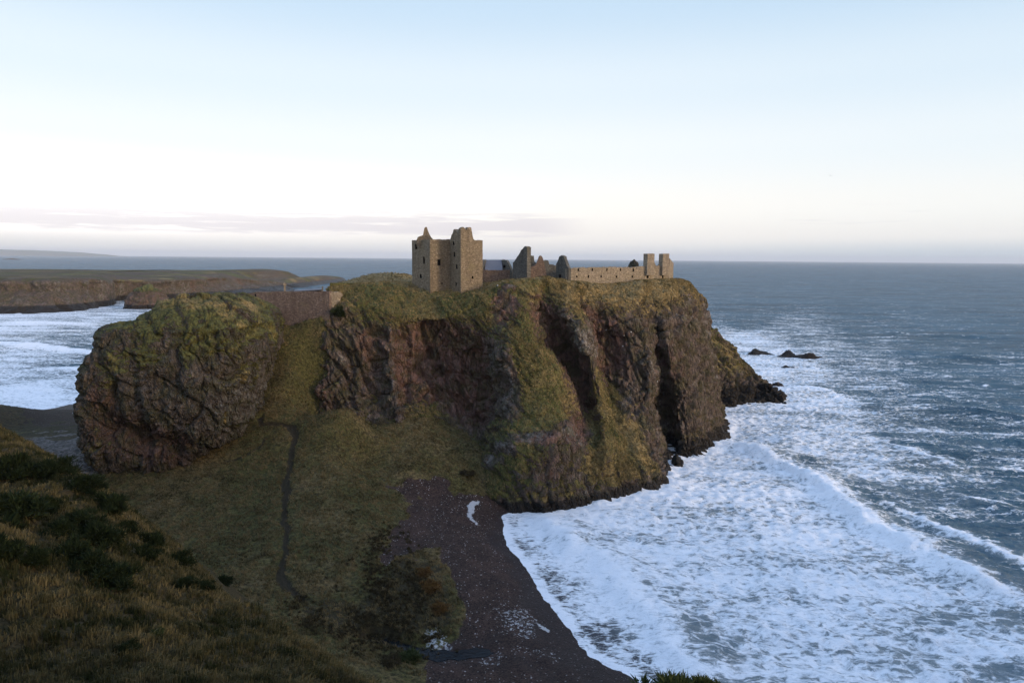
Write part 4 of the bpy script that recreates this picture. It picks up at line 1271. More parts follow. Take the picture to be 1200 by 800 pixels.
def sea_material():
    m, n = new_mat('sea_water_and_foam')
    p = n.pos()
    f, th = n.attr('foam'), n.attr('thin')
    rz = (0, 0, 0.42)
    pa = n.scale(p, (0.30, 1.0, 1.0), rz)
    warp = n.node('ShaderNodeTexNoise')
    n.put(warp.inputs['Vector'], p)
    warp.inputs['Scale'].default_value = 0.30
    warp.inputs['Detail'].default_value = 4.0
    wv = n.node('ShaderNodeVectorMath', operation='MULTIPLY_ADD')
    n.put(wv.inputs[0], warp.outputs['Color'])
    wv.inputs[1].default_value = (3.2, 3.2, 0)
    n.put(wv.inputs[2], pa)
    pw = wv.outputs[0]
    n1 = n.noise(pw, 0.10, 4, 0.55)
    n0 = n.noise(n.scale(p, (0.25, 1.0, 1.0), (0, 0, 0.12)), 0.022, 6, 0.6)
    wv2 = n.node('ShaderNodeVectorMath', operation='MULTIPLY_ADD')
    n.put(wv2.inputs[0], warp.outputs['Color'])
    wv2.inputs[1].default_value = (2.6, 2.6, 0)
    n.put(wv2.inputs[2], n.scale(p, (0.72, 1.0, 1.0), (0, 0, 0.8)))
    dense = n.step(f, 0.45, 0.75)
    n2a = n.noise(pw, 0.42, 6, 0.66)
    n2b = n.noise(wv2.outputs[0], 0.62, 6, 0.70)
    n2m = n.node('ShaderNodeMix', data_type='FLOAT')
    n.put(n2m.inputs[0], dense)
    n.put(n2m.inputs[2], n2a)
    n.put(n2m.inputs[3], n2b)
    n2 = n2m.outputs[0]
    n3 = n.noise(pw, 2.0, 5, 0.7)
    e1 = n.vor(wv2.outputs[0], 0.50, 'DISTANCE_TO_EDGE')
    e2 = n.vor(wv2.outputs[0], 1.25, 'DISTANCE_TO_EDGE')
    lace = n.sub(n.mul(n.sub(0.22, n.math('MINIMUM', e1, 0.22)), 1.5), n.mul(n.math('MINIMUM', e2, 0.3), 0.55))
    # streaks that run down the beach in thin water
    ps = n.scale(p, (0.45, 2.0, 1.0), (0, 0, -0.25))
    st = n.noise(ps, 1.5, 6, 0.75)
    val = n.add(n.mul(f, 0.86), n.add(n.mul(n.sub(n1, 0.5), 1.25), n.add(n.mul(n.sub(n2, 0.5), 1.75), n.mul(n.sub(n3, 0.5), 0.95))))
    val = n.add(val, n.mul(lace, 0.75))
    val = n.add(val, n.mul(n.mul(n.sub(st, 0.5), th), 2.2))
    fm = n.step(val, 0.30, 0.62)
    deep = n.mix(n.step(n.add(n.mul(n0, 0.7), n.mul(n1, 0.3)), 0.36, 0.64), (0.022, 0.058, 0.082), (0.052, 0.118, 0.160))
    churn = n.step(n.add(f, n.mul(n.sub(n1, 0.5), 0.3)), 0.2, 0.75)
    wat = n.mix(n.mul(churn, 0.9), deep, (0.230, 0.265, 0.270))
    wat = n.mix(n.mul(n.step(th, 0.15, 0.7), 0.85), wat, (0.055, 0.050, 0.055))
    # water relief: finer far waves come from here
    cd = n.node('ShaderNodeCameraData').outputs['View Distance'] if False else None
    b1 = n.noise(n.scale(p, (0.35, 1.0, 1.0), (0, 0, 0.30)), 0.16, 6, 0.62)
    b2 = n.noise(n.scale(p, (0.6, 1.0, 1.0), rz), 0.9, 5, 0.6)
    nb = n.bump(b1, 0.9, 3.2)
    nb = n.bump(b2, 0.6, 0.35, nb)
    # wind-roughened water: its leaning facets never mirror the horizon fully
    fr = n.node('ShaderNodeFresnel')
    fr.inputs['IOR'].default_value = 1.33
    n.put(fr.inputs['Normal'], nb)
    body = n.node('ShaderNodeBsdfDiffuse')
    n.put(body.inputs[0], wat)
    n.put(body.inputs['Normal'], nb)
    gl = n.node('ShaderNodeBsdfGlossy')
    gl.inputs['Roughness'].default_value = 0.20
    n.put(gl.inputs['Normal'], nb)
    wmx = n.node('ShaderNodeMixShader')
    n.put(wmx.inputs[0], n.math('MINIMUM', n.mul(fr.outputs[0], 0.8), 0.20))
    n.t.links.new(body.outputs[0], wmx.inputs[1])
    n.t.links.new(gl.outputs[0], wmx.inputs[2])
    water = wmx.outputs[0]
    fh = n.add(n.mul(n2, 1.0), n.mul(n3, 0.5))
    fnb = n.bump(n.add(fh, n.mul(fm, 0.5)), 0.75, 0.5)
    fc = n.mix(n.step(n.add(n.mul(val, 0.6), n.mul(n3, 0.4)), 0.36, 0.80), (0.40, 0.44, 0.46), (0.86, 0.87, 0.885))
    foam = n.principled(fc, 0.85, 0.2, fnb)
    mx = n.node('ShaderNodeMixShader')
    n.put(mx.inputs[0], fm)
    n.t.links.new(water, mx.inputs[1])
    n.t.links.new(foam, mx.inputs[2])
    n.out(mx.outputs[0])
    return m


put('sea', me, sea_material(), kind='structure')
SEA = (S, len(sx), len(sy))


# ------------------------------------------------------------------ the air over the sea
hzv = np.array([(x, y, z) for z in (-14, 420) for (x, y) in ((-70000, -3000), (70000, -3000), (70000, 70000), (-70000, 70000))], float)
me = mesh_from('haze', hzv, np.array([(3, 2, 1, 0), (4, 5, 6, 7), (0, 1, 5, 4), (1, 2, 6, 5), (2, 3, 7, 6), (3, 0, 4, 7)]), 4, smooth=False)
m, n = new_mat('sea_haze')
pv = n.node('ShaderNodeVolumePrincipled')
pv.inputs['Color'].default_value = (0.86, 0.92, 1.0, 1)
pv.inputs['Density'].default_value = 0.000028
pv.inputs['Anisotropy'].default_value = 0.0
n.out(pv.outputs[0], 'Volume')
put('haze', me, m, kind='stuff')


# ================================================================== CASTLE
def stone_material(name, c1, c2, lichen=(0.30, 0.24, 0.10), lich=0.35):
    m, n = new_mat(name)
    p = n.pos()
    big = n.noise(p, 0.30, 6, 0.68)
    vv = n.node('ShaderNodeTexVoronoi')
    n.put(vv.inputs['Vector'], n.scale(p, (1, 1, 1.6)))
    vv.inputs['Scale'].default_value = 2.6
    cs = n.node('ShaderNodeSeparateColor')
    n.put(cs.inputs[0], vv.outputs['Color'])
    col = n.mix(cs.outputs[0], c1, c2)
    col = n.mix(n.mul(n.step(cs.outputs[1], 0.88, 0.96), 0.6), col, tuple(min(1, v * 1.5) for v in c2))
    st = n.noise(n.scale(p, (1, 1, 0.12)), 0.8, 5, 0.6)
    col = n.mix(n.mul(n.step(st, 0.45, 0.7), 0.35), col, tuple(v * 0.55 for v in c1))
    col = n.mix(n.mul(n.step(big, 0.5, 0.72), lich), col, lichen)
    joint = n.sub(1.0, n.step(n.vor(n.scale(p, (1, 1, 1.6)), 2.6, 'DISTANCE_TO_EDGE'), 0.02, 0.09))
    col = n.mix(n.mul(joint, 0.55), col, tuple(v * 0.5 for v in c1))
    fine = n.noise(p, 6, 4, 0.6)
    nb = n.bump(n.add(n.mul(fine, 0.6), n.mul(joint, -0.8)), 0.8, 0.10)
    n.out(n.principled(col, 0.95, 0.15, nb))
    return m


M_TOWER = stone_material('warm_rubble_masonry', (0.155, 0.122, 0.084), (0.285, 0.226, 0.158), (0.225, 0.185, 0.100), 0.5)
M_RED = stone_material('reddish_rubble_masonry', (0.120, 0.085, 0.070), (0.205, 0.152, 0.124), (0.16, 0.13, 0.07), 0.3)
M_GREY = stone_material('grey_rubble_masonry', (0.085, 0.082, 0.074), (0.150, 0.145, 0.130), (0.14, 0.12, 0.06), 0.3)
M_PALE = stone_material('pale_rubble_masonry', (0.190, 0.158, 0.118), (0.330, 0.275, 0.210), (0.27, 0.235, 0.14), 0.3)
M_SHADE, n = new_mat('painted_interior_shade')  # shade inside the wall openings, painted as a near-black colour
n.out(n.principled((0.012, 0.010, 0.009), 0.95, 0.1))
M_SLATE, n = new_mat('blue_grey_slate')
p = n.pos()
sl = n.noise(n.scale(p, (1, 1, 3)), 1.8, 4, 0.6)
n.out(n.principled(n.mix(sl, (0.060, 0.065, 0.080), (0.160, 0.170, 0.200)), 0.6, 0.4, n.bump(sl, 0.5, 0.1)))


def empty(name, loc=(0, 0, 0)):
    o = bpy.data.objects.new(name, None)
    COL.objects.link(o)
    o.location = loc
    o.empty_display_size = 0.5
    return o


def under(name, me, mat, parent):
    """a part: world-space mesh under its thing"""
    o = put(name, me, mat)
    o.parent = parent
    base = Vector(parent.location)
    me.transform(Matrix.Translation(-base))
    return o


def zof(px, py, Y):
    return at(px, py, Y)[2]


def pxY(px, Y, py=320):
    return at(px, py, Y)[:2]


def ruin_wall(p0, p1, thick, zb, prof, holes=(), step=0.32, rough=0.10, jag=0.28, seed=0, flip=False):
    """a masonry wall with a broken top. prof = [(t along, z top)], holes = [(t, z, w, h)]; returns (mesh, [recess meshes])"""
    p0, p1 = np.array(p0, float), np.array(p1, float)
    L = np.linalg.norm(p1 - p0)
    e = (p1 - p0) / L
    nb = np.array((-e[1], e[0]))
    if flip:
        nb = -nb
    ts = set(np.round(np.linspace(0, L, max(3, int(L / step))), 4))
    pt = [q[0] for q in prof]
    pz = [q[1] for q in prof]
    zmax = max(pz) + jag
    zs = set(np.round(np.linspace(zb, zmax, max(4, int((zmax - zb) / 0.45))), 4))
    for (t, z, w, h) in holes:
        for q in (t - w / 2, t + w / 2):
            ts = {x for x in ts if abs(x - q) > 0.06} | {round(q, 4)}
        for q in (z - h / 2, z + h / 2):
            zs = {x for x in zs if abs(x - q) > 0.06} | {round(q, 4)}
    ts, zs = np.array(sorted(ts)), np.array(sorted(zs))
    q = np.stack((ts + seed * 13.1, ts * 0, ts * 0 + seed), 1)
    top = np.interp(ts, pt, pz) + jag * (perlin(q / 0.9, 3) + 0.6 * perlin(q / 0.35, 5) - 0.2)
    V, Fc = [], []
    nt, nzv = len(ts), len(zs)
    idx = np.zeros((2, nt, nzv), int)
    for side in (0, 1):
        for i in range(nt):
            for j in range(nzv):
                z = min(zs[j], top[i])
                o = side * thick
                b = p0 + e * ts[i] + nb * o
                idx[side, i, j] = len(V)
                V.append((b[0], b[1], z))
    V = np.array(V)
    edge_i = np.tile(np.repeat((ts > 0.01) & (ts < L - 0.01), nzv), 2)
    off = rough * perlin(V / 0.8, seed + 50) + rough * perlin(V / 0.35, seed + 51)
    V[:, :2] += nb * (off * np.where(edge_i, 1.0, 0.4))[:, None]
    hid = np.zeros((nt, nzv), bool)
    for i in range(nt - 1):
        for j in range(nzv - 1):
            tc, zc = (ts[i] + ts[i + 1]) / 2, (zs[j] + zs[j + 1]) / 2
            hid[i, j] = any(abs(tc - t) < w / 2 and abs(zc - z) < h / 2 for (t, z, w, h) in holes)
    for i in range(nt - 1):
        hi = max(top[i], top[i + 1])
        for j in range(nzv - 1):
            if zs[j] >= hi:
                continue
            if not hid[i, j]:
                Fc.append((idx[0, i, j], idx[0, i + 1, j], idx[0, i + 1, j + 1], idx[0, i, j + 1]))
            Fc.append((idx[1, i, j], idx[1, i, j + 1], idx[1, i + 1, j + 1], idx[1, i + 1, j]))
        a = nzv - 1
        Fc.append((idx[0, i, a], idx[0, i + 1, a], idx[1, i + 1, a], idx[1, i, a]))
    for i in (0, nt - 1):
        for j in range(nzv - 1):
            if zs[j] < top[i]:
                Fc.append((idx[0, i, j], idx[0, i, j + 1], idx[1, i, j + 1], idx[1, i, j]))
    me = mesh_from('wall', V, np.array(Fc), 4, smooth=False)
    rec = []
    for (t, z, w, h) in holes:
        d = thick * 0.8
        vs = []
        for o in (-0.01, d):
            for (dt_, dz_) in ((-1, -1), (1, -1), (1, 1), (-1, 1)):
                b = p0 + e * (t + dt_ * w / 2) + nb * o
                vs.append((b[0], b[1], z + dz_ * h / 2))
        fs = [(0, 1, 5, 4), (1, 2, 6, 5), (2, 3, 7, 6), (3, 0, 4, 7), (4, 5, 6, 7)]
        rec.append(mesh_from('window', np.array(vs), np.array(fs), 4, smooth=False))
    return me, rec


def wall_px(parent, name, mat, pts, Ys, tops, zb, thick=1.0, holes=(), jag=0.28, rough=0.07, seed=0, flip=False, hole_name='window', step=0.32):
    """wall between two picture columns; tops = [(px, py)], holes = [(px, py, w px, h px)] measured in the wall's own plane"""
    a, b = pxY(pts[0], Ys[0]), pxY(pts[1], Ys[1])
    L = np.linalg.norm(b - a)

    def t_of(px):
        lo, hi = 0.0, 1.0
        for _ in range(40):
            m_ = (lo + hi) / 2
            q = a + (b - a) * m_
            if pix(np.array([[q[0], q[1], 52.0]]))[0, 0] < px:
                lo = m_
            else:
                hi = m_
        return lo

    def z_of(px, py):
        q = a + (b - a) * t_of(px)
        return zof(px, py, q[1])
    prof = [(t_of(px) * L, z_of(px, py)) for px, py in tops]
    hs = []
    for (px, py, w, h) in holes:
        t = t_of(px)
        q = a + (b - a) * t
        k = (q[1]) / F
        wt = (t_of(px + w / 2) - t_of(px - w / 2)) * L
        hs.append((t * L, z_of(px, py), max(wt, 0.25), h * k))
    me, rec = ruin_wall(a, b, thick, zb, prof, hs, jag=jag, rough=rough, seed=seed, flip=flip, step=step)
    me.name = name
    w_ = under(name, me, mat, parent) if parent else put(name, me, mat)
    for r in rec:
        under(hole_name, r, M_SHADE, parent) if parent else None
    return w_


# ---- tower house, an L of two blocks
C1 = pxY(504, 187)
u, v = np.array((-0.5, 0.866)), np.array((0.866, 0.5))


def along(p, d, px):
    lo, hi = 0.0, 30.0
    sgn = 1 if pix(np.array([[*(p + d * 20), 52.0]]))[0, 0] > pix(np.array([[*p, 52.0]]))[0, 0] else -1
    for _ in range(50):
        m_ = (lo + hi) / 2
        x = pix(np.array([[*(p + d * m_), 52.0]]))[0, 0]
        if (x - px) * sgn < 0:
            lo = m_
        else:
            hi = m_
    return p + d * lo


TL = along(C1, u, 483)
TR = along(C1, v, 527.5)
TW = along(TR, -u, 540)
TE = along(TW, v, 565.5)
TD = TE + u * (np.linalg.norm(TL - C1) + np.linalg.norm(TW - TR))
zt = zof(504, 281, 187)
tower = tag(empty('tower_house', (*C1, 48.5)), 'tall warm brown stone tower house of two square blocks with broken gables on top', 'tower')


def tower_face(p, q, ptops, holes, name='wall', seed=0, thick=1.3, zb=43.0, jag=0.16, parent=tower, mat=M_TOWER):
    p, q = np.array(p), np.array(q)
    L = np.linalg.norm(q - p)

    def t_of(px):
        d = q - p
        lo, hi = 0.0, 1.0
        s_ = 1 if pix(np.array([[*q, 52.0]]))[0, 0] > pix(np.array([[*p, 52.0]]))[0, 0] else -1
        for _ in range(40):
            m_ = (lo + hi) / 2
            if (pix(np.array([[*(p + d * m_), 52.0]]))[0, 0] - px) * s_ < 0:
                lo = m_
            else:
                hi = m_
        return lo
    prof = [(t_of(px) * L, zof(px, py, (p + (q - p) * t_of(px))[1])) for px, py in ptops] if ptops else [(0, zt), (L, zt)]
    hs = []
    for (px, py, w, h) in holes:
        t = t_of(px)
        Y = (p + (q - p) * t)[1]
        hs.append((t * L, zof(px, py, Y), max(abs(t_of(px + w / 2) - t_of(px - w / 2)) * L, 0.3), h * Y / F))
    me, rec = ruin_wall(p, q, thick, zb, prof, hs, jag=jag, seed=seed)
    me.name = name
    under(name, me, mat, parent)
    for r in rec:
        under('window', r, M_SHADE, parent)


tower_face(TL, C1, [(483, 281.5), (489, 281.5), (504, 280.5)], [(488, 289, 2.4, 6), (497, 305, 1.8, 8), (493, 323.5, 2, 4.5)], seed=1)
tower_face(C1, TR, [(504, 280.5), (516, 280.5), (527, 280.5)], [(514.5, 307.5, 3.6, 7), (518, 332, 1.2, 2.0)], seed=2)
tower_face(TR, TW, [(527.5, 280), (529, 276), (531.5, 269), (533, 268.5), (535, 270.5), (537, 273.5), (538.5, 270), (540, 268)], [(531.8, 285, 1.4, 4), (532.6, 298, 1.6, 5.5), (535.3, 312.5, 1.6, 5), (534.5, 333, 1.2, 4)], seed=3)
tower_face(TW, TE, [(540, 267.5), (541, 266.5), (543, 266), (545, 267.5), (546, 269), (547.2, 270.5), (547.8, 266.5), (549.5, 266), (552, 266.5), (552.6, 269), (553, 273), (555, 281.2), (560, 281.6), (565.5, 282)], [(553.7, 325, 2.0, 3.0)], seed=4)
tower_face(TE, TD, None, [], seed=5)
tower_face(TD, TL, None, [], seed=6)
# roofless top closed a little below the parapet
capv = np.array([[*q, zt - 0.6] for q in (TL, C1, TR, TW, TE, TD)])
me = bpy.data.meshes.new('wall_head')
me.from_pydata([tuple(q) for q in capv], [], [(0, 1, 2, 4, 5), (2, 3, 4)])
me.update()
under('wall_head', me, M_GREY, tower)
# broken gable with its chimney stump above the left block
g0 = C1 + u * 3.2 - v * 0.2
wall_px(tower, 'gable', M_TOWER, (488.5, 508), (192.2, 192.6), [(488.5, 281), (490, 277.5), (493, 276.5), (496.5, 275), (497.2, 268), (498.5, 266), (500.6, 265.5), (501.3, 269), (503, 273), (505.5, 278), (508, 281)], 60.0, thick=0.9, jag=0.15, seed=8)
tower_face(TR + u * 2.0 + v * 3.2, TE + u * 3.5 - v * 2.0, None, [], name='gable', seed=9, thick=0.8, zb=zt - 1.5)


def thing_wall(name, label, cat, base_px, Y, group=None):
    q = at(*base_px, Y)
    return tag(empty(name, tuple(q)), label, cat, group)


# ---- roofed building right of the tower
b = thing_wall('slate_roofed_building', 'low stone building with a blue grey slate roof standing just right of the tower house', 'building', (583, 328), 215)
wall_px(b, 'wall', M_RED, (565, 600), (214.5, 215.5), [(565, 316), (585, 316.5), (600, 316)], 45, thick=0.9, seed=11, jag=0.2)
ra, rb_, rc, rd_ = at(568, 316.6, 214.9), at(589, 316.6, 215.3), at(588, 304.6, 219.2), at(569.5, 304.6, 218.8)
rv, rf_ = [], []
NR, NC_ = 14, 22
for i in range(NR):
    for j in range(NC_):
        s_, t_ = i / (NR - 1), j / (NC_ - 1)
        q = (ra * (1 - t_) + rb_ * t_) * (1 - s_) + (rd_ * (1 - t_) + rc * t_) * s_
        rv.append(q + (0, 0, 0.05 * math.sin(j * 1.7 + i * 2.3) * 0.6))
rear_e = [q + np.array((0, 8.0, -(rd_[2] - ra[2]))) * 1.0 for q in (rd_, rc)]
rv += [rear_e[0], rear_e[1]]
rf_ = [tuple(x) for x in grid_faces(NR, NC_, flip=True)] + [((NR - 1) * NC_, NR * NC_ - 1, NR * NC_ + 1, NR * NC_)]
under('roof', mesh_from('roof', np.array(rv), np.array(rf_), 4, smooth=False), M_SLATE, b)
wall_px(b, 'gable', M_GREY, (586.5, 599.5), (219.0, 214.8), [(586.5, 306), (588.5, 304.5), (593, 304.2), (594.5, 307), (596.5, 311), (599.5, 317)], 45, thick=0.8, seed=12, jag=0.3, holes=[(591, 312, 2.5, 3)])
wall_px(b, 'gable', M_GREY, (565.5, 570.5), (214.7, 219.0), [(565.5, 314), (567.5, 306), (568.5, 304), (570.5, 304.5)], 45, thick=0.7, seed=13, jag=0.15)

# ---- ruins in the middle
b = thing_wall('ruined_gable', 'tallest dark grey gable ruin with a stepped left slope rising beside the slate roofed building', 'ruin', (610, 328), 205, 'ruined gables on the plateau')
wall_px(b, 'wall', M_GREY, (600.8, 617.5), (207.5, 202.5), [(600.8, 307.5), (602.5, 306.5), (604, 304), (607, 299), (609.3, 295.5), (610, 292.5), (612.5, 291), (613.2, 289), (615.5, 288.4), (617.5, 289.5)], 45, thick=1.5, seed=21, jag=0.22)
b = thing_wall('chimney_stack', 'square grey chimney stack standing alone just right of the tallest gable ruin', 'chimney', (622, 320), 213)
wall_px(b, 'wall', M_GREY, (618, 630), (213, 213.5), [(618, 312), (619.4, 311), (619.6, 299.8), (625.6, 299.6), (625.9, 306), (628, 308), (630, 311)], 45, thick=1.3, seed=22, jag=0.08, step=0.2)
b = thing_wall('ruined_wall', 'low pinkish rubble wall with a narrow upright stump between two grey gables', 'ruin', (630, 326), 207)
wall_px(b, 'wall', M_RED, (618.5, 641), (206.5, 207.5), [(618.5, 317), (622, 313), (627, 311), (629.5, 307), (631.3, 301), (633, 299.2), (635, 300.2), (636.3, 304), (637.8, 309), (639.2, 316), (641, 326)], 45, thick=1.0, seed=23, jag=0.25)
b = thing_wall('ruined_wall', 'broken brown wall with a square left corner behind the pinkish rubble wall', 'ruin', (645, 324), 212)
wall_px(b, 'wall', M_GREY, (635.5, 653), (211.5, 212.5), [(635.5, 305.5), (642.7, 305), (643.2, 309.5), (653, 310.5)], 45, thick=1.0, seed=24, jag=0.2)
b = thing_wall('ruined_gable', 'pointed blue grey gable ruin with small doorway, left end of the long wall', 'ruin', (658, 335), 205, 'ruined gables on the plateau')
wall_px(b, 'wall', M_GREY, (651.5, 666.0), (208.5, 203.2), [(651.5, 309), (653.6, 305), (655, 300.5), (657.6, 298.6), (660, 300), (661.8, 305), (664, 311), (666.0, 314.5)], 45, thick=1.0, seed=25, jag=0.22, holes=[(656.3, 324, 2.6, 5)], hole_name='doorway')

# ---- long roofless range
b = thing_wall('roofless_range', 'long pale roofless stone range with two square chimneys and a row of small windows', 'building', (725, 334), 215)
wins = [(676, 324, 1.6, 2.4), (689.5, 324, 1.6, 3.2), (704.5, 324, 1.6, 2.4), (722.5, 324.3, 1.5, 2.2), (741, 324.2, 1.8, 2.6), (759, 324.2, 2.0, 3.6), (776.7, 324.2, 1.7, 4.2)]
slots = [(677.5, 316, 1.5, 3), (694, 316, 1.5, 3), (711, 316, 1.4, 3), (727, 316, 1.4, 3), (742, 316.5, 1.6, 3.5)]
wall_px(b, 'wall', M_PALE, (664.5, 784.5), (203.5, 226), [(664.5, 314.3), (680, 313.5), (700, 313), (720, 312.8), (742, 312.8), (755, 311.8), (757, 309.8), (766, 306), (768, 310.5), (770, 311.5), (776, 311.5), (784.5, 311.0)], 44, thick=1.0, holes=wins + slots, seed=31, jag=0.24)
wall_px(b, 'chimney', M_PALE, (758.3, 766.4), (219.4, 221.0), [(758.3, 297.2), (766.4, 297.2)], 52, thick=1.9, seed=32, jag=0.1, step=0.2)
wall_px(b, 'chimney', M_PALE, (776.2, 783.6), (223.0, 224.4), [(776.2, 297.4), (783.6, 297.2)], 52, thick=1.9, seed=33, jag=0.1, step=0.2)
wall_px(b, 'gable', M_GREY, (769.5, 777.5), (229, 226.5), [(769.5, 311.5), (773, 307), (776.5, 303.5), (777.5, 303.5)], 48, thick=0.8, seed=34, jag=0.15)
wall_px(b, 'wall', M_PALE, (784.5, 789.0), (226.2, 235), [(784.5, 303), (786.2, 305), (789.0, 308.5)], 44, thick=1.0, seed=35, jag=0.15)

# ---- rounded overgrown stump behind the range
me = rock_mesh('overgrown_stump', 3.7, 3.0, 3.0, 900, ns=60, nr=24, sink=6.5)
rock_attrs(me, 0.0, 0.1, 0.5, 0.25)
o = put('overgrown_stump', me, MAT_KNOB)
q = at(742.5, 315, 227)
o.location = tuple(q)
tag(o, 'rounded grey green ruin stump showing above the top of the long pale wall', 'ruin')

# ---- entry wall between knoll and headland
b = thing_wall('entry_wall', 'high reddish stone wall closing the gap between the rocky knoll and the headland', 'wall', (340, 375), 180)
wall_px(b, 'wall', M_RED, (268, 385), (187, 178.5), [(268, 350), (281, 350), (284, 346), (288, 344.5), (296, 343), (300, 341.8), (340, 341.4), (385, 341.4)], 30, thick=1.4, seed=41, jag=0.16, holes=[(298.5, 346, 1.6, 3)], hole_name='loophole')
wall_px(b, 'return_wall', M_PALE, (385.0, 401), (178.7, 184), [(385.0, 341.6), (399, 342), (401, 344.5)], 32, thick=1.2, seed=42, jag=0.12)
b = thing_wall('lean_to', 'low grey slate lean-to whose roof just shows above the entry wall', 'building', (362, 343), 184)
q0, q1, q2, q3 = at(345, 340.9, 182.6), at(377, 338.9, 181.0), at(377, 337.6, 184.0), at(345, 339.6, 185.5)
me = mesh_from('roof', np.array([q0, q1, q2, q3, q0 - (0, 0, .2), q1 - (0, 0, .2), q2 - (0, 0, .2), q3 - (0, 0, .2)]), np.array([(0, 1, 2, 3), (7, 6, 5, 4), (0, 4, 5, 1), (1, 5, 6, 2), (2, 6, 7, 3), (3, 7, 4, 0)]), 4, smooth=False)
under('roof', me, M_SLATE, b)
wall_px(b, 'wall', M_GREY, (345.5, 376.5), (185.3, 183.7), [(345.5, 340.2), (376.5, 338.4)], 42, thick=0.5, seed=43, jag=0.03)
wall_px(b, 'chimney', M_GREY, (376.9, 378.4), (182.5, 182.6), [(376.9, 335.6), (378.4, 335.6)], 42, thick=0.5, seed=44, jag=0.03, step=0.2)
b = thing_wall('stone_pillar', 'slim pale stone pillar with a small cross arm rising above the entry wall', 'pillar', (333, 342), 183)
wall_px(b, 'shaft', M_PALE, (332.1, 334.0), (183.4, 183.5), [(332.1, 331.4), (334.0, 331.4)], 42, thick=0.45, seed=45, jag=0.05, step=0.2)
wall_px(b, 'cross_arm', M_PALE, (331.3, 335.0), (183.0, 183.1), [(331.3, 332.4), (335.0, 332.4)], zof(333, 334.4, 183), thick=0.3, seed=46, jag=0.03, step=0.2)
# turf-topped bank beside the entry wall
b = thing_wall('turf_bank', 'square turf topped bank at the plateau edge right of the entry wall', 'bank', (405, 337), 192)
w_ = wall_px(b, 'bank', MAT_LAND, (386, 427), (191.5, 193.5), [(386, 331.6), (404, 331.4), (427, 332.6)], 44, thick=3.0, seed=47, jag=0.15, rough=0.15)
rock_attrs(w_.data, 0.0, 0.0, 0.0, 0.85)

# ================================================================== ROCKS IN THE SEA
rocks = [((893, 415), 29, 7.0, 3.6, [(-.4, .3, 1.0), (.25, .4, .55)], 'dark wet rock off the spur, sloping right, left of the largest sea rock'),
         ((930, 418), 36, 8, 3.8, [(-.2, .3, 1.0), (.55, .3, .5)], 'largest dark sea rock with a humped left end, outermost from the spur but for one'),
         ((952, 420.5), 30, 7, 3.6, [(-.1, .45, 1.0), (.6, .3, .45)], 'outermost dark sea rock with a pointed right end'),
         ((949, 425), 6.5, 2.5, 1.2, None, 'tiny dark rock just in front of the outermost sea rock'),
         ((925, 431), 17, 4.5, 1.5, [(-.3, .4, 1), (.5, .3, .6)], 'low rock nearly awash nearer than the humped sea rock'),
         ((868, 403.5), 5, 2.2, 1.2, None, 'small dark rock close against the seaward side of the grassy spur'),
         ((858, 468), 30, 8, 5.5, [(-.3, .5, 1), (.5, .3, .5)], 'broad black rock at the foot of the spur beside the main cliff'),
         ((883, 458), 14, 4, 2.2, None, 'small black rock in foam under the middle of the spur'),
         ((905, 462), 26, 6, 3.0, [(-.5, .4, 1), (.3, .5, .5)], 'long low black rock at the tip of the spur'),
         ((912, 452), 12, 3.5, 1.7, None, 'black rock on the far side of the spur tip'),
         ((795, 545), 17, 5.5, 3.2, [(-.2, .5, 1), (.5, .3, .6)], 'dark wet rock with water pouring off it, below the black cleft'),
         ((686, 588), 15, 3.2, 1.9, None, 'rounded black rock in the surf at the foot of the green buttress'),
         ((775, 559), 14, 4.0, 2.4, None, 'black ledge rock at the seaward corner of the green buttress'),
         ((840, 520), 12, 3.2, 2.2, None, 'small dark rock at the foot of the cliff nose')]
for i, ((px, py), Lpx, Wd, H, pk, lab) in enumerate(rocks):
    c = on(px, py, 0)
    Lm = Lpx * c[1] / F * (1.25 if c[1] > 300 else 1.0)
    me = rock_mesh('sea_rock', Lm, Wd, H, 950 + 7 * i, ns=70, nr=26, peaks=pk, sink=1.5)
    rock_attrs(me, 1.0, 0.1, 0.0, 0.0)
    o = put('sea_rock', me, MAT_LAND)
    o.location = (c[0], c[1] + Wd * 0.25, -0.35)
    tag(o, lab, 'rock', 'rocks in the surf round the headland')

# ================================================================== PLANTS
def leaf_material(name, c1, c2):
    m, n = new_mat(name)
    r = n.node('ShaderNodeAttribute', attribute_name='tint').outputs['Fac']
    col = n.mix(r, c1, c2)
    sh = n.principled(col, 0.85, 0.15)
    tr = n.node('ShaderNodeBsdfTranslucent')
    n.put(tr.inputs[0], col)
    mx = n.node('ShaderNodeMixShader')
    mx.inputs[0].default_value = 0.25
    n.t.links.new(sh, mx.inputs[1])
    n.t.links.new(tr.outputs[0], mx.inputs[2])
    n.out(mx.outputs[0])
    return m


M_GORSE = leaf_material('gorse_green', (0.006, 0.011, 0.004), (0.030, 0.042, 0.013))
M_GREENB = leaf_material('bush_green', (0.022, 0.034, 0.012), (0.085, 0.095, 0.030))
M_RUST = leaf_material('rusty_leaves', (0.060, 0.034, 0.012), (0.230, 0.125, 0.040))
M_SCRUB = leaf_material('brown_scrub', (0.020, 0.017, 0.009), (0.115, 0.088, 0.042))
M_BLADE = leaf_material('dry_grass_blades', (0.026, 0.031, 0.010), (0.195, 0.152, 0.070))
M_STEM, n = new_mat('dark_stem')
n.out(n.principled((0.03, 0.022, 0.016), 0.95, 0.1))


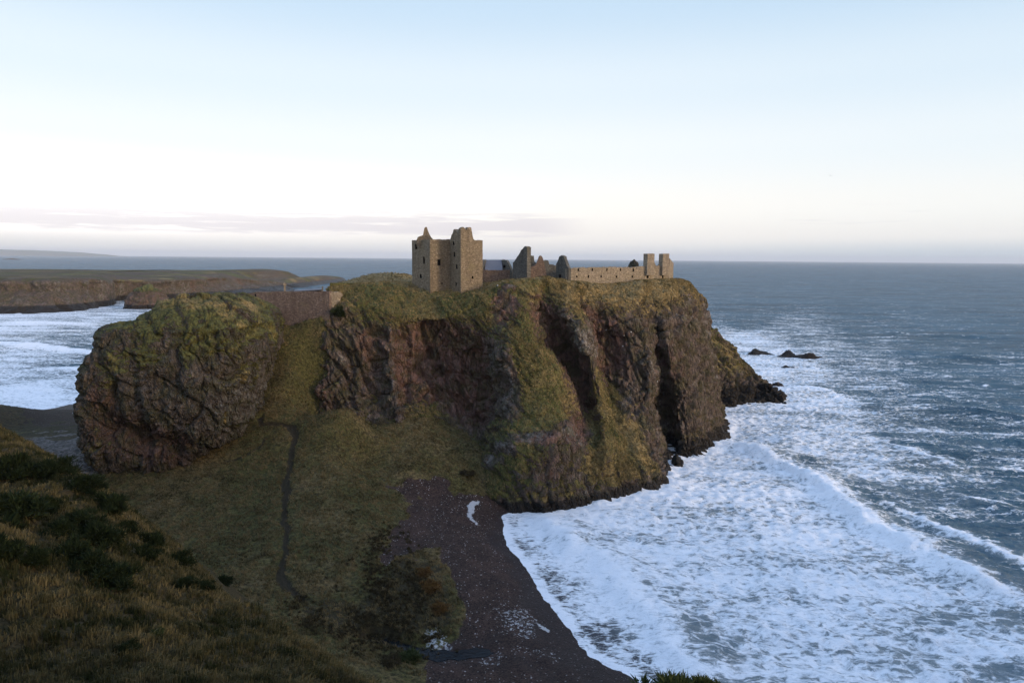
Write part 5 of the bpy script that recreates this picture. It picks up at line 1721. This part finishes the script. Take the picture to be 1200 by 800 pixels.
def sprays(centres, radii, per, size, rng, up=0.4, narrow=0.22):
    """leaf sprays: slim triangles pointing out of small clumps; returns vertices, faces, tint"""
    V, T = [], []
    for c, r in zip(centres, radii):
        d = rng.normal(size=(per, 3))
        d[:, 2] = np.abs(d[:, 2]) * (1 + up) - 0.3
        d /= np.linalg.norm(d, axis=1, keepdims=True)
        base = c + d * (r * rng.uniform(0.25, 0.95, (per, 1)))
        tip = base + (d + rng.normal(size=(per, 3)) * 0.35 + (0, 0, up * 0.5)) * size * rng.uniform(0.6, 1.3, (per, 1))
        s = np.cross(d, rng.normal(size=(per, 3)))
        s /= np.linalg.norm(s, axis=1, keepdims=True) + 1e-6
        a, b2 = base - s * size * narrow, base + s * size * narrow
        V.append(np.stack((a, b2, tip), 1).reshape(-1, 3))
        T.append(np.repeat(np.clip(rng.beta(2, 3, per) + rng.normal() * 0.08, 0, 1), 3))
    V, T = np.concatenate(V), np.concatenate(T)
    return V, np.arange(len(V)).reshape(-1, 3), T


def bush_meshes(seed, clumps=34, per=120, size=0.13, flat=0.75):
    rng = np.random.default_rng(seed)
    d = rng.normal(size=(clumps, 3))
    d[:, 2] = np.abs(d[:, 2])
    d /= np.linalg.norm(d, axis=1, keepdims=True)
    c = d * rng.uniform(0.35, 0.85, (clumps, 1)) * (1, 1, flat) * rng.uniform(0.8, 1.15, (clumps, 1))
    c[:, 2] += 0.12
    V, Fc, T = sprays(c, rng.uniform(0.18, 0.34, clumps), per, size, rng)
    me = mesh_from('foliage', V, Fc, 3, smooth=False)
    set_attr(me, 'tint', T)
    sv, sf = [], []
    for k in range(9):
        e = c[k % clumps]
        s0 = np.array((rng.normal() * 0.05, rng.normal() * 0.05, -0.15))
        for r_, q in ((0.03, s0), (0.012, e)):
            for a in range(4):
                sv.append(q + (r_ * math.cos(a * 1.57), r_ * math.sin(a * 1.57), 0))
        o_ = len(sv) - 8
        for a in range(4):
            sf.append((o_ + a, o_ + (a + 1) % 4, o_ + 4 + (a + 1) % 4, o_ + 4 + a))
    st = mesh_from('stem', np.array(sv), np.array(sf), 4)
    return me, st


PROTO = {}


def place_bush(name, kind, loc, size, label, cat, group=None, squash=1.0, rot=0.0):
    key = kind
    if key not in PROTO:
        mat = {'gorse': M_GORSE, 'green': M_GREENB, 'rust': M_RUST, 'scrub': M_SCRUB}[kind.split('_')[0]]
        fo, st = bush_meshes(1000 + len(PROTO), flat=0.72)
        fo.materials.append(mat)
        st.materials.append(M_STEM)
        PROTO[key] = (fo, st)
    fo, st = PROTO[key]
    r = empty(name, loc)
    r.scale = (size, size, size * squash)
    r.rotation_euler = (0, 0, rot)
    for nm, md in (('foliage', fo), ('stem', st)):
        o = bpy.data.objects.new(nm, md)
        COL.objects.link(o)
        o.parent = r
    return tag(r, label, cat, group)


def hit(zfun, px, py, lo=4.0, hi=170.0):
    d = ray(px, py)
    ys = np.linspace(lo, hi, 900)
    P = np.stack((d.x / d.y * ys, ys, CAM_Z + d.z / d.y * ys), 1)
    g_ = zfun(P[:, :2])
    k = np.argmax(P[:, 2] < g_)
    return np.array((P[k, 0], P[k, 1], g_[k]))


# dark gorse on the hillside
gor = [(12, 612, 2.5, 'largest dark gorse thicket at the left edge of the hillside'), (22, 560, 2.2, 'dark gorse bush high at the left edge beneath the brow of the hillside'), (66, 557, 1.9, 'dark gorse bush just under the grey scree patch'),
       (100, 575, 1.7, 'dark gorse bush on the brow below the scree'), (128, 602, 1.7, 'dark gorse bush on the brow, second below the scree'), (55, 600, 1.2, 'small gorse bush among bleached grass left of the brow'),
       (95, 618, 1.5, 'dark gorse bush in the middle of the cluster below the brow'), (118, 640, 1.6, 'broad gorse bush under the brow cluster'), (82, 655, 1.3, 'round black green gorse bush alone in dry grass near the left'),
       (105, 672, 1.25, 'black gorse bush touching the left side of the tallest spiky bush'), (133, 686, 1.45, 'tallest spiky gorse bush in the middle of the hillside'), (172, 655, 1.0, 'upright gorse bush near the brow above the sunlit grass'),
       (208, 662, 1.25, 'wide gorse bush on the brow at the middle of the edge'), (215, 688, 0.8, 'small low gorse bush in the pale grass band'), (178, 640, 1.1, 'gorse bush on the brow just above the upright one'), (150, 625, 1.0, 'gorse bush on the brow between two larger ones'),
       (262, 684, 1.1, 'pair-forming gorse bush lower down the brow, the left one'), (284, 694, 0.95, 'bright green tinted bush lower down the brow, the right one'), (40, 660, 0.9, 'small gorse bush left of the round black one'), (70, 628, 1.1, 'gorse bush between the left thicket and the brow cluster'),
       (240, 690, 0.7, 'little gorse bush between the pale grass and the lower pair'), (2, 655, 1.3, 'gorse bush cut by the left picture edge below the big thicket'), (150, 765, 0.55, 'small dark bush low in the near grass'), (185, 745, 0.45, 'smallest green bush in the near grass right of the dark one'), (320, 722, 0.7, 'yellowish low bush at the bottom end of the brow')]
for i, (px, py, sz, lab) in enumerate(gor):
    q = hit(hill_z, px, py)
    kd = 'green' if 'green tinted' in lab or 'yellowish' in lab or 'smallest green' in lab else ('gorse' if i % 2 else 'gorse_b')
    place_bush('gorse_bush', kd, (q[0], q[1], q[2] - 0.15 * sz), sz * 1.12, lab, 'bush', 'bushes on the near hillside', 0.9 + 0.3 * ((i * 37) % 10) / 10, i * 1.3)
# bush on the brow right below the camera
q = np.array((*at(795, 815, 8.5)[:2], 0))
gz_ = hill_z(q[None, :2])[0]
for (px, dyy, sz, lab) in ((790, 8.5, 0.62, 'green bush top poking into the bottom edge in front of the surf'), (822, 8.6, 0.34, 'single dark sprig poking into the bottom edge right of the green bush top')):
    t = at(px, 794, dyy)
    zb_ = hill_z(t[None, :2])[0]
    hgt = max(t[2] - zb_, 0.4)
    place_bush('shrub', 'green_b', (t[0], t[1], t[2] - sz * 0.78), sz, lab, 'bush', None, 1.0, 0.4)
    st_ = mesh_from('trunk', np.array([(t[0] + 0.03 * math.cos(a), t[1] + 0.03 * math.sin(a), zz_) for zz_ in (zb_ - 0.3, t[2] - sz * 0.7) for a in (0, 1.57, 3.14, 4.71)]), np.array([(0, 1, 5, 4), (1, 2, 6, 5), (2, 3, 7, 6), (3, 0, 4, 7)]), 4)
    root = [o for o in bpy.data.objects if o.get('label') == lab][0]
    o = put('trunk', st_, M_STEM)
    o.parent = root
    st_.transform(Matrix.Scale(1 / sz, 4) @ Matrix.Translation(-Vector(root.location)))
    o.rotation_euler = (0, 0, -0.4)
# dark ivy clump in the corner by the entry wall
q = at(399, 373, 178.0)
place_bush('ivy_clump', 'gorse', (q[0], q[1], q[2]), 1.7, 'dark blue green ivy clump in the corner where the entry wall meets the cliff', 'bush', None, 2.1, 0.7)
q = at(391, 367, 177.8)
place_bush('ivy_clump', 'green', (q[0], q[1], q[2]), 1.1, 'smaller olive ivy clump against the pale return of the entry wall', 'bush', None, 1.2, 0.2)


def gz2(xy):
    return ground_z(xy[:, 0], xy[:, 1])


for (px, py, sz, lab) in ((505, 688, 2.1, 'rusty orange bush at the edge of the shingle above the stream'), (515, 716, 1.7, 'rusty brown bush directly below the orange one'), (497, 672, 1.8, 'small orange bush at the top of the rusty group')):
    q = hit(gz2, px, py, 70)
    place_bush('rusty_bush', 'rust', (q[0], q[1], q[2] - 0.3), sz, lab, 'bush', 'rusty bushes by the stream', 0.75, px)
for (px, py, sz, lab) in ((478, 772, 2.4, 'low olive bush on the near bank of the stream'), (455, 778, 2.0, 'tan leafy bush at the near left of the stream'), (548, 556, 2.2, 'brownish bush at the foot of the cliff above the shingle')):
    q = hit(gz2, px, py, 60)
    place_bush('stream_bush', 'green' if 'olive' in lab else 'scrub', (q[0], q[1], q[2] - 0.3), sz, lab, 'bush', None, 0.7, px)

# scrub along the gully bottom: one mass
rng = np.random.default_rng(5)
cs_, rs_ = [], []
SCR = [(400, 700), (440, 640), (470, 640), (492, 655), (505, 700), (520, 735), (480, 745), (430, 748), (360, 735), (352, 710)]
cpx = np.stack((rng.uniform(330, 545, 6000), rng.uniform(615, 762, 6000)), 1)
pr_ = soft_poly(cpx, SCR, 26) * (0.5 + 1.1 * perlin(np.concatenate((cpx / (26, 18), np.full((6000, 1), 0.5)), 1), 9))
for px, py in cpx[pr_ > rng.uniform(0.05, 1, 6000)][:900]:
    q = on(px, py, 4.5)
    z = ground_z(q[0], q[1])
    r = rng.uniform(0.12, 0.34)
    cs_.append(np.array((q[0], q[1], z + r * 0.25)))
    rs_.append(r)
V, Fc, T = sprays(cs_, rs_, 46, 0.24, rng, 0.5)
me = mesh_from('scrub', V, Fc, 3, smooth=False)
set_attr(me, 'tint', T)
o = put('scrub', me, M_SCRUB, kind='stuff')
o['label'] = 'brown tangled scrub along the gully bottom above the stream'
o['category'] = 'scrub'

# rough dry grass on the hillside: one mass of blades in tussocks
rng = np.random.default_rng(11)
NTU = 76000
cand = np.stack((rng.uniform(-62, 12, NTU * 3), rng.uniform(7, 92, NTU * 3)), 1)
d_, _, s_ = seg_dist(cand, edge_xy)
out_ = np.where(s_ > 0, d_, -d_)
p3 = np.concatenate((cand, np.zeros((len(cand), 1))), 1)
ang = np.abs(cand[:, 0]) / np.maximum(cand[:, 1], 1)
keep = (out_ < 11.0) & (ang < 0.86)
dens = np.clip(30.0 / np.hypot(cand[:, 0], cand[:, 1]), 0.3, 1.0) * (0.35 + 0.65 * sstep(fbm(p3 / 1.1, 2, 700), -0.25, 0.15))
keep &= rng.uniform(size=len(cand)) < dens
cand = cand[keep][:NTU]
zt_ = hill_z(cand)
nB = 7
base = np.repeat(np.concatenate((cand, zt_[:, None]), 1), nB, 0)
M_ = len(base)
tus = np.repeat(fbm(np.concatenate((cand, np.zeros((len(cand), 1))), 1) / 3.5, 3, 720), nB)
base[:, :2] += rng.normal(size=(M_, 2)) * 0.10
hgt = np.repeat(rng.uniform(0.18, 0.52, len(cand)) * (0.75 + 0.5 * sstep(fbm(np.concatenate((cand, np.zeros((len(cand), 1))), 1) / 2.0, 2, 730), -0.3, 0.3)), nB) * rng.uniform(0.6, 1.15, M_)
wind = np.stack((0.55 + 0.3 * tus, -0.45 + 0.3 * np.roll(tus, 3)), 1)
lean = wind * hgt[:, None] * rng.uniform(0.3, 1.0, (M_, 1)) + rng.normal(size=(M_, 2)) * 0.22 * hgt[:, None]
a_ = rng.uniform(0, 2 * np.pi, M_)
w_b = np.stack((np.cos(a_), np.sin(a_)), 1) * (0.014 + 0.010 * rng.uniform(size=M_))[:, None] * np.clip(np.linalg.norm(base[:, :2], axis=1) / 28, 0.9, 2.2)[:, None]
mid_ = base + np.concatenate((lean * 0.35, (hgt * 0.62)[:, None]), 1)
tip_ = base + np.concatenate((lean, (hgt * rng.uniform(0.75, 1.0, M_))[:, None]), 1)
low_ = base - (0, 0, 0.06)
z0 = np.zeros((M_, 1))
wb3 = np.concatenate((w_b, z0), 1)
V = np.stack((low_ - wb3, low_ + wb3, mid_ + wb3 * 0.7, mid_ - wb3 * 0.7, tip_ + wb3 * 0.15, tip_ - wb3 * 0.15), 1).reshape(-1, 3)
i0 = np.arange(M_)[:, None] * 6
Fc = np.concatenate((i0 + np.array((0, 1, 2, 3)), i0 + np.array((3, 2, 4, 5))), 0)
tus2 = np.repeat(fbm(np.concatenate((cand, np.zeros((len(cand), 1))), 1) / 1.3, 2, 740), nB)
tint = np.clip(0.40 + 0.9 * tus + 0.75 * tus2 + rng.normal(size=M_) * 0.15, 0, 1)
me = mesh_from('grass', V, Fc, 4, smooth=False)
set_attr(me, 'tint', np.repeat(tint, 6))
o = put('grass', me, M_BLADE, kind='stuff')
o['label'] = 'long dry brown grass covering the near hillside'
o['category'] = 'grass'

def tussocks(name, pts, nrm_z, mat, label, seed, hlo=0.22, hhi=0.5, nB=7, wd=0.035):
    """one mass of tussocks: a fan of blades at every point"""
    rng = np.random.default_rng(seed)
    base = np.repeat(pts, nB, 0) + np.concatenate((rng.normal(size=(len(pts) * nB, 2)) * 0.13, np.zeros((len(pts) * nB, 1))), 1)
    M_ = len(base)
    hg = np.repeat(rng.uniform(hlo, hhi, len(pts)), nB) * rng.uniform(0.6, 1.2, M_)
    ln = (np.array((-0.25, -0.1)) + rng.normal(size=(M_, 2)) * 0.45) * hg[:, None]
    a_ = rng.uniform(0, 2 * np.pi, M_)
    w3 = np.stack((np.cos(a_), np.sin(a_), a_ * 0), 1) * wd
    md = base + np.concatenate((ln * 0.4, (hg * 0.6)[:, None]), 1)
    tp = base + np.concatenate((ln * 1.15, (hg * 0.9)[:, None]), 1)
    lo = base - (0, 0, 0.08)
    V = np.stack((lo - w3, lo + w3, md + w3 * 0.8, md - w3 * 0.8, tp + w3 * 0.2, tp - w3 * 0.2), 1).reshape(-1, 3)
    i0 = np.arange(M_)[:, None] * 6
    me = mesh_from(name, V, np.concatenate((i0 + np.array((0, 1, 2, 3)), i0 + np.array((3, 2, 4, 5))), 0), 4, smooth=False)
    tn = np.repeat(np.clip(0.45 + 0.6 * fbm(pts / 5.0, 3, seed) + rng.normal(size=len(pts)) * 0.16, 0, 1), nB) + rng.normal(size=M_) * 0.08
    set_attr(me, 'tint', np.repeat(np.clip(tn, 0, 1), 6))
    o = put(name, me, mat, kind='stuff')
    o['label'] = label
    o['category'] = 'grass'
    return o


rng = np.random.default_rng(23)
cq = np.stack((rng.uniform(-95, 5, 90000), rng.uniform(84, 184, 90000)), 1)
ci = np.clip(((cq[:, 0] - GX0) / 0.45).round().astype(int), 0, len(gx) - 1) + np.clip(((cq[:, 1] - GY0) / 0.45).round().astype(int), 0, len(gy) - 1) * len(gx)
pxy = PX[ci]
ok = (lawn[ci] > 0.55) & (pxy[:, 0] > -20) & (pxy[:, 0] < 620) & (pxy[:, 1] < 830) & (zz[ci] > 1.5)
clump = sstep(fbm(np.concatenate((cq, cq[:, :1] * 0), 1) / 2.6, 3, 760), -0.35, 0.25)
ok &= rng.uniform(size=len(cq)) < 0.12 + 0.75 * clump
cq, ci = cq[ok], ci[ok]
M_TUS = leaf_material('tussock_grass', (0.032, 0.032, 0.011), (0.300, 0.220, 0.105))
tussocks('tussock_grass', np.concatenate((cq, zz2.reshape(-1)[ci][:, None]), 1), None, M_TUS, 'coarse olive and straw tussock grass covering the gully slope', 31)
# the same on the headland where turf grows
hv = np.empty(len(headland.data.vertices) * 3, np.float32)
headland.data.vertices.foreach_get('co', hv)
hv = hv.reshape(-1, 3)
hgv = np.empty(len(hv), np.float32)
headland.data.attributes['grass'].data.foreach_get('value', hgv)
pxh = pix(hv)
okh = np.nonzero((hgv > 0.62) & fr_.astype(bool) | ((hgv > 0.9) & (hv[:, 2] > 44) & (hv[:, 1] < 245)))[0]
okh = rng.choice(okh, size=min(26000, len(okh)), replace=False)
tussocks('turf_tufts', hv[okh], None, leaf_material('turf_tuft_grass', (0.040, 0.042, 0.012), (0.420, 0.305, 0.145)), 'rough olive and tan turf tufts on the headland slopes and top', 37, 0.2, 0.48, 6, 0.045)

# ================================================================== SEABIRDS
M_WHITE, n = new_mat('white_feathers')
n.out(n.principled((0.75, 0.75, 0.74), 0.8, 0.2))
M_BIRD, n = new_mat('dark_wing')
n.out(n.principled((0.10, 0.10, 0.11), 0.8, 0.2))


def lathe_body(L, r, bend=0.0):
    prof = [(-0.5, 0.02), (-0.42, 0.35), (-0.25, 0.8), (0.0, 1.0), (0.22, 0.85), (0.34, 0.5), (0.40, 0.46), (0.46, 0.44), (0.5, 0.05)]
    V = []
    for (t, k) in prof:
        for a in range(10):
            th = a / 10 * 2 * math.pi
            V.append((L * t, r * k * math.cos(th), r * k * math.sin(th) + bend * max(0, t) ** 2))
    return mesh_from('body', np.array(V), grid_faces(len(prof), 10, wrap=True), 4)


bvh_h = BVHTree.FromPolygons([tuple(v.co) for v in headland.data.vertices], [tuple(p.vertices) for p in headland.data.polygons])
for i, (px, py, lab) in enumerate(((739, 389, 'white seabird sitting on a ledge in the middle of the right cliff'), (710, 387, 'white seabird sitting on the red face left of the right cliff'), (731, 393, 'white seabird just below and left of the middle ledge bird'), (730, 406, 'lowest white seabird of the three on the middle ledge'), (770, 447, 'white seabird sitting above the black cleft'), (583, 335, 'white seabird on the edge of the mound above the red scar'))):
    d = ray(px, py)
    loc, nor, _, _ = bvh_h.ray_cast(Vector((0, 0, CAM_Z)), d.normalized())
    if loc is None:
        continue
    r = empty('seabird', loc + nor * 0.10 + Vector((0, 0, 0.08)))
    r.rotation_euler = (0, 0, i * 1.1)
    for nm, md, mt in (('body', lathe_body(0.55, 0.14, 0.25), M_WHITE),):
        o = put(nm, md, mt)
        o.parent = r
    wv_ = np.array([(-0.30, 0.10, 0.06), (0.10, 0.15, 0.06), (0.05, 0.13, -0.05), (-0.30, 0.09, 0.0), (-0.30, -0.10, 0.06), (0.10, -0.15, 0.06), (0.05, -0.13, -0.05), (-0.30, -0.09, 0.0)])
    o = put('wing', mesh_from('wing', wv_, np.array([(0, 1, 2, 3), (7, 6, 5, 4)]), 4), M_BIRD)
    o.parent = r
    tag(r, lab, 'bird', 'seabirds on the cliff')
r = empty('flying_seabird', at(973, 206, 210))
o = put('body', lathe_body(0.5, 0.09, 0.05), M_BIRD)
o.parent = r
for s_ in (-1, 1):
    wv_ = np.array([(0.12, 0.0, 0.04), (0.16, 0.35 * s_, 0.16), (-0.02, 0.75 * s_, 0.10), (-0.12, 0.72 * s_, 0.10), (-0.02, 0.35 * s_, 0.15), (-0.10, 0.0, 0.03)])
    o = put('wing', mesh_from('wing', wv_, np.array([(0, 1, 4, 5), (1, 2, 3, 4)]), 4), M_BIRD)
    o.parent = r
r.rotation_euler = (0.3, 0.1, 1.2)
tag(r, 'lone seabird flying far up over the open sea', 'bird')
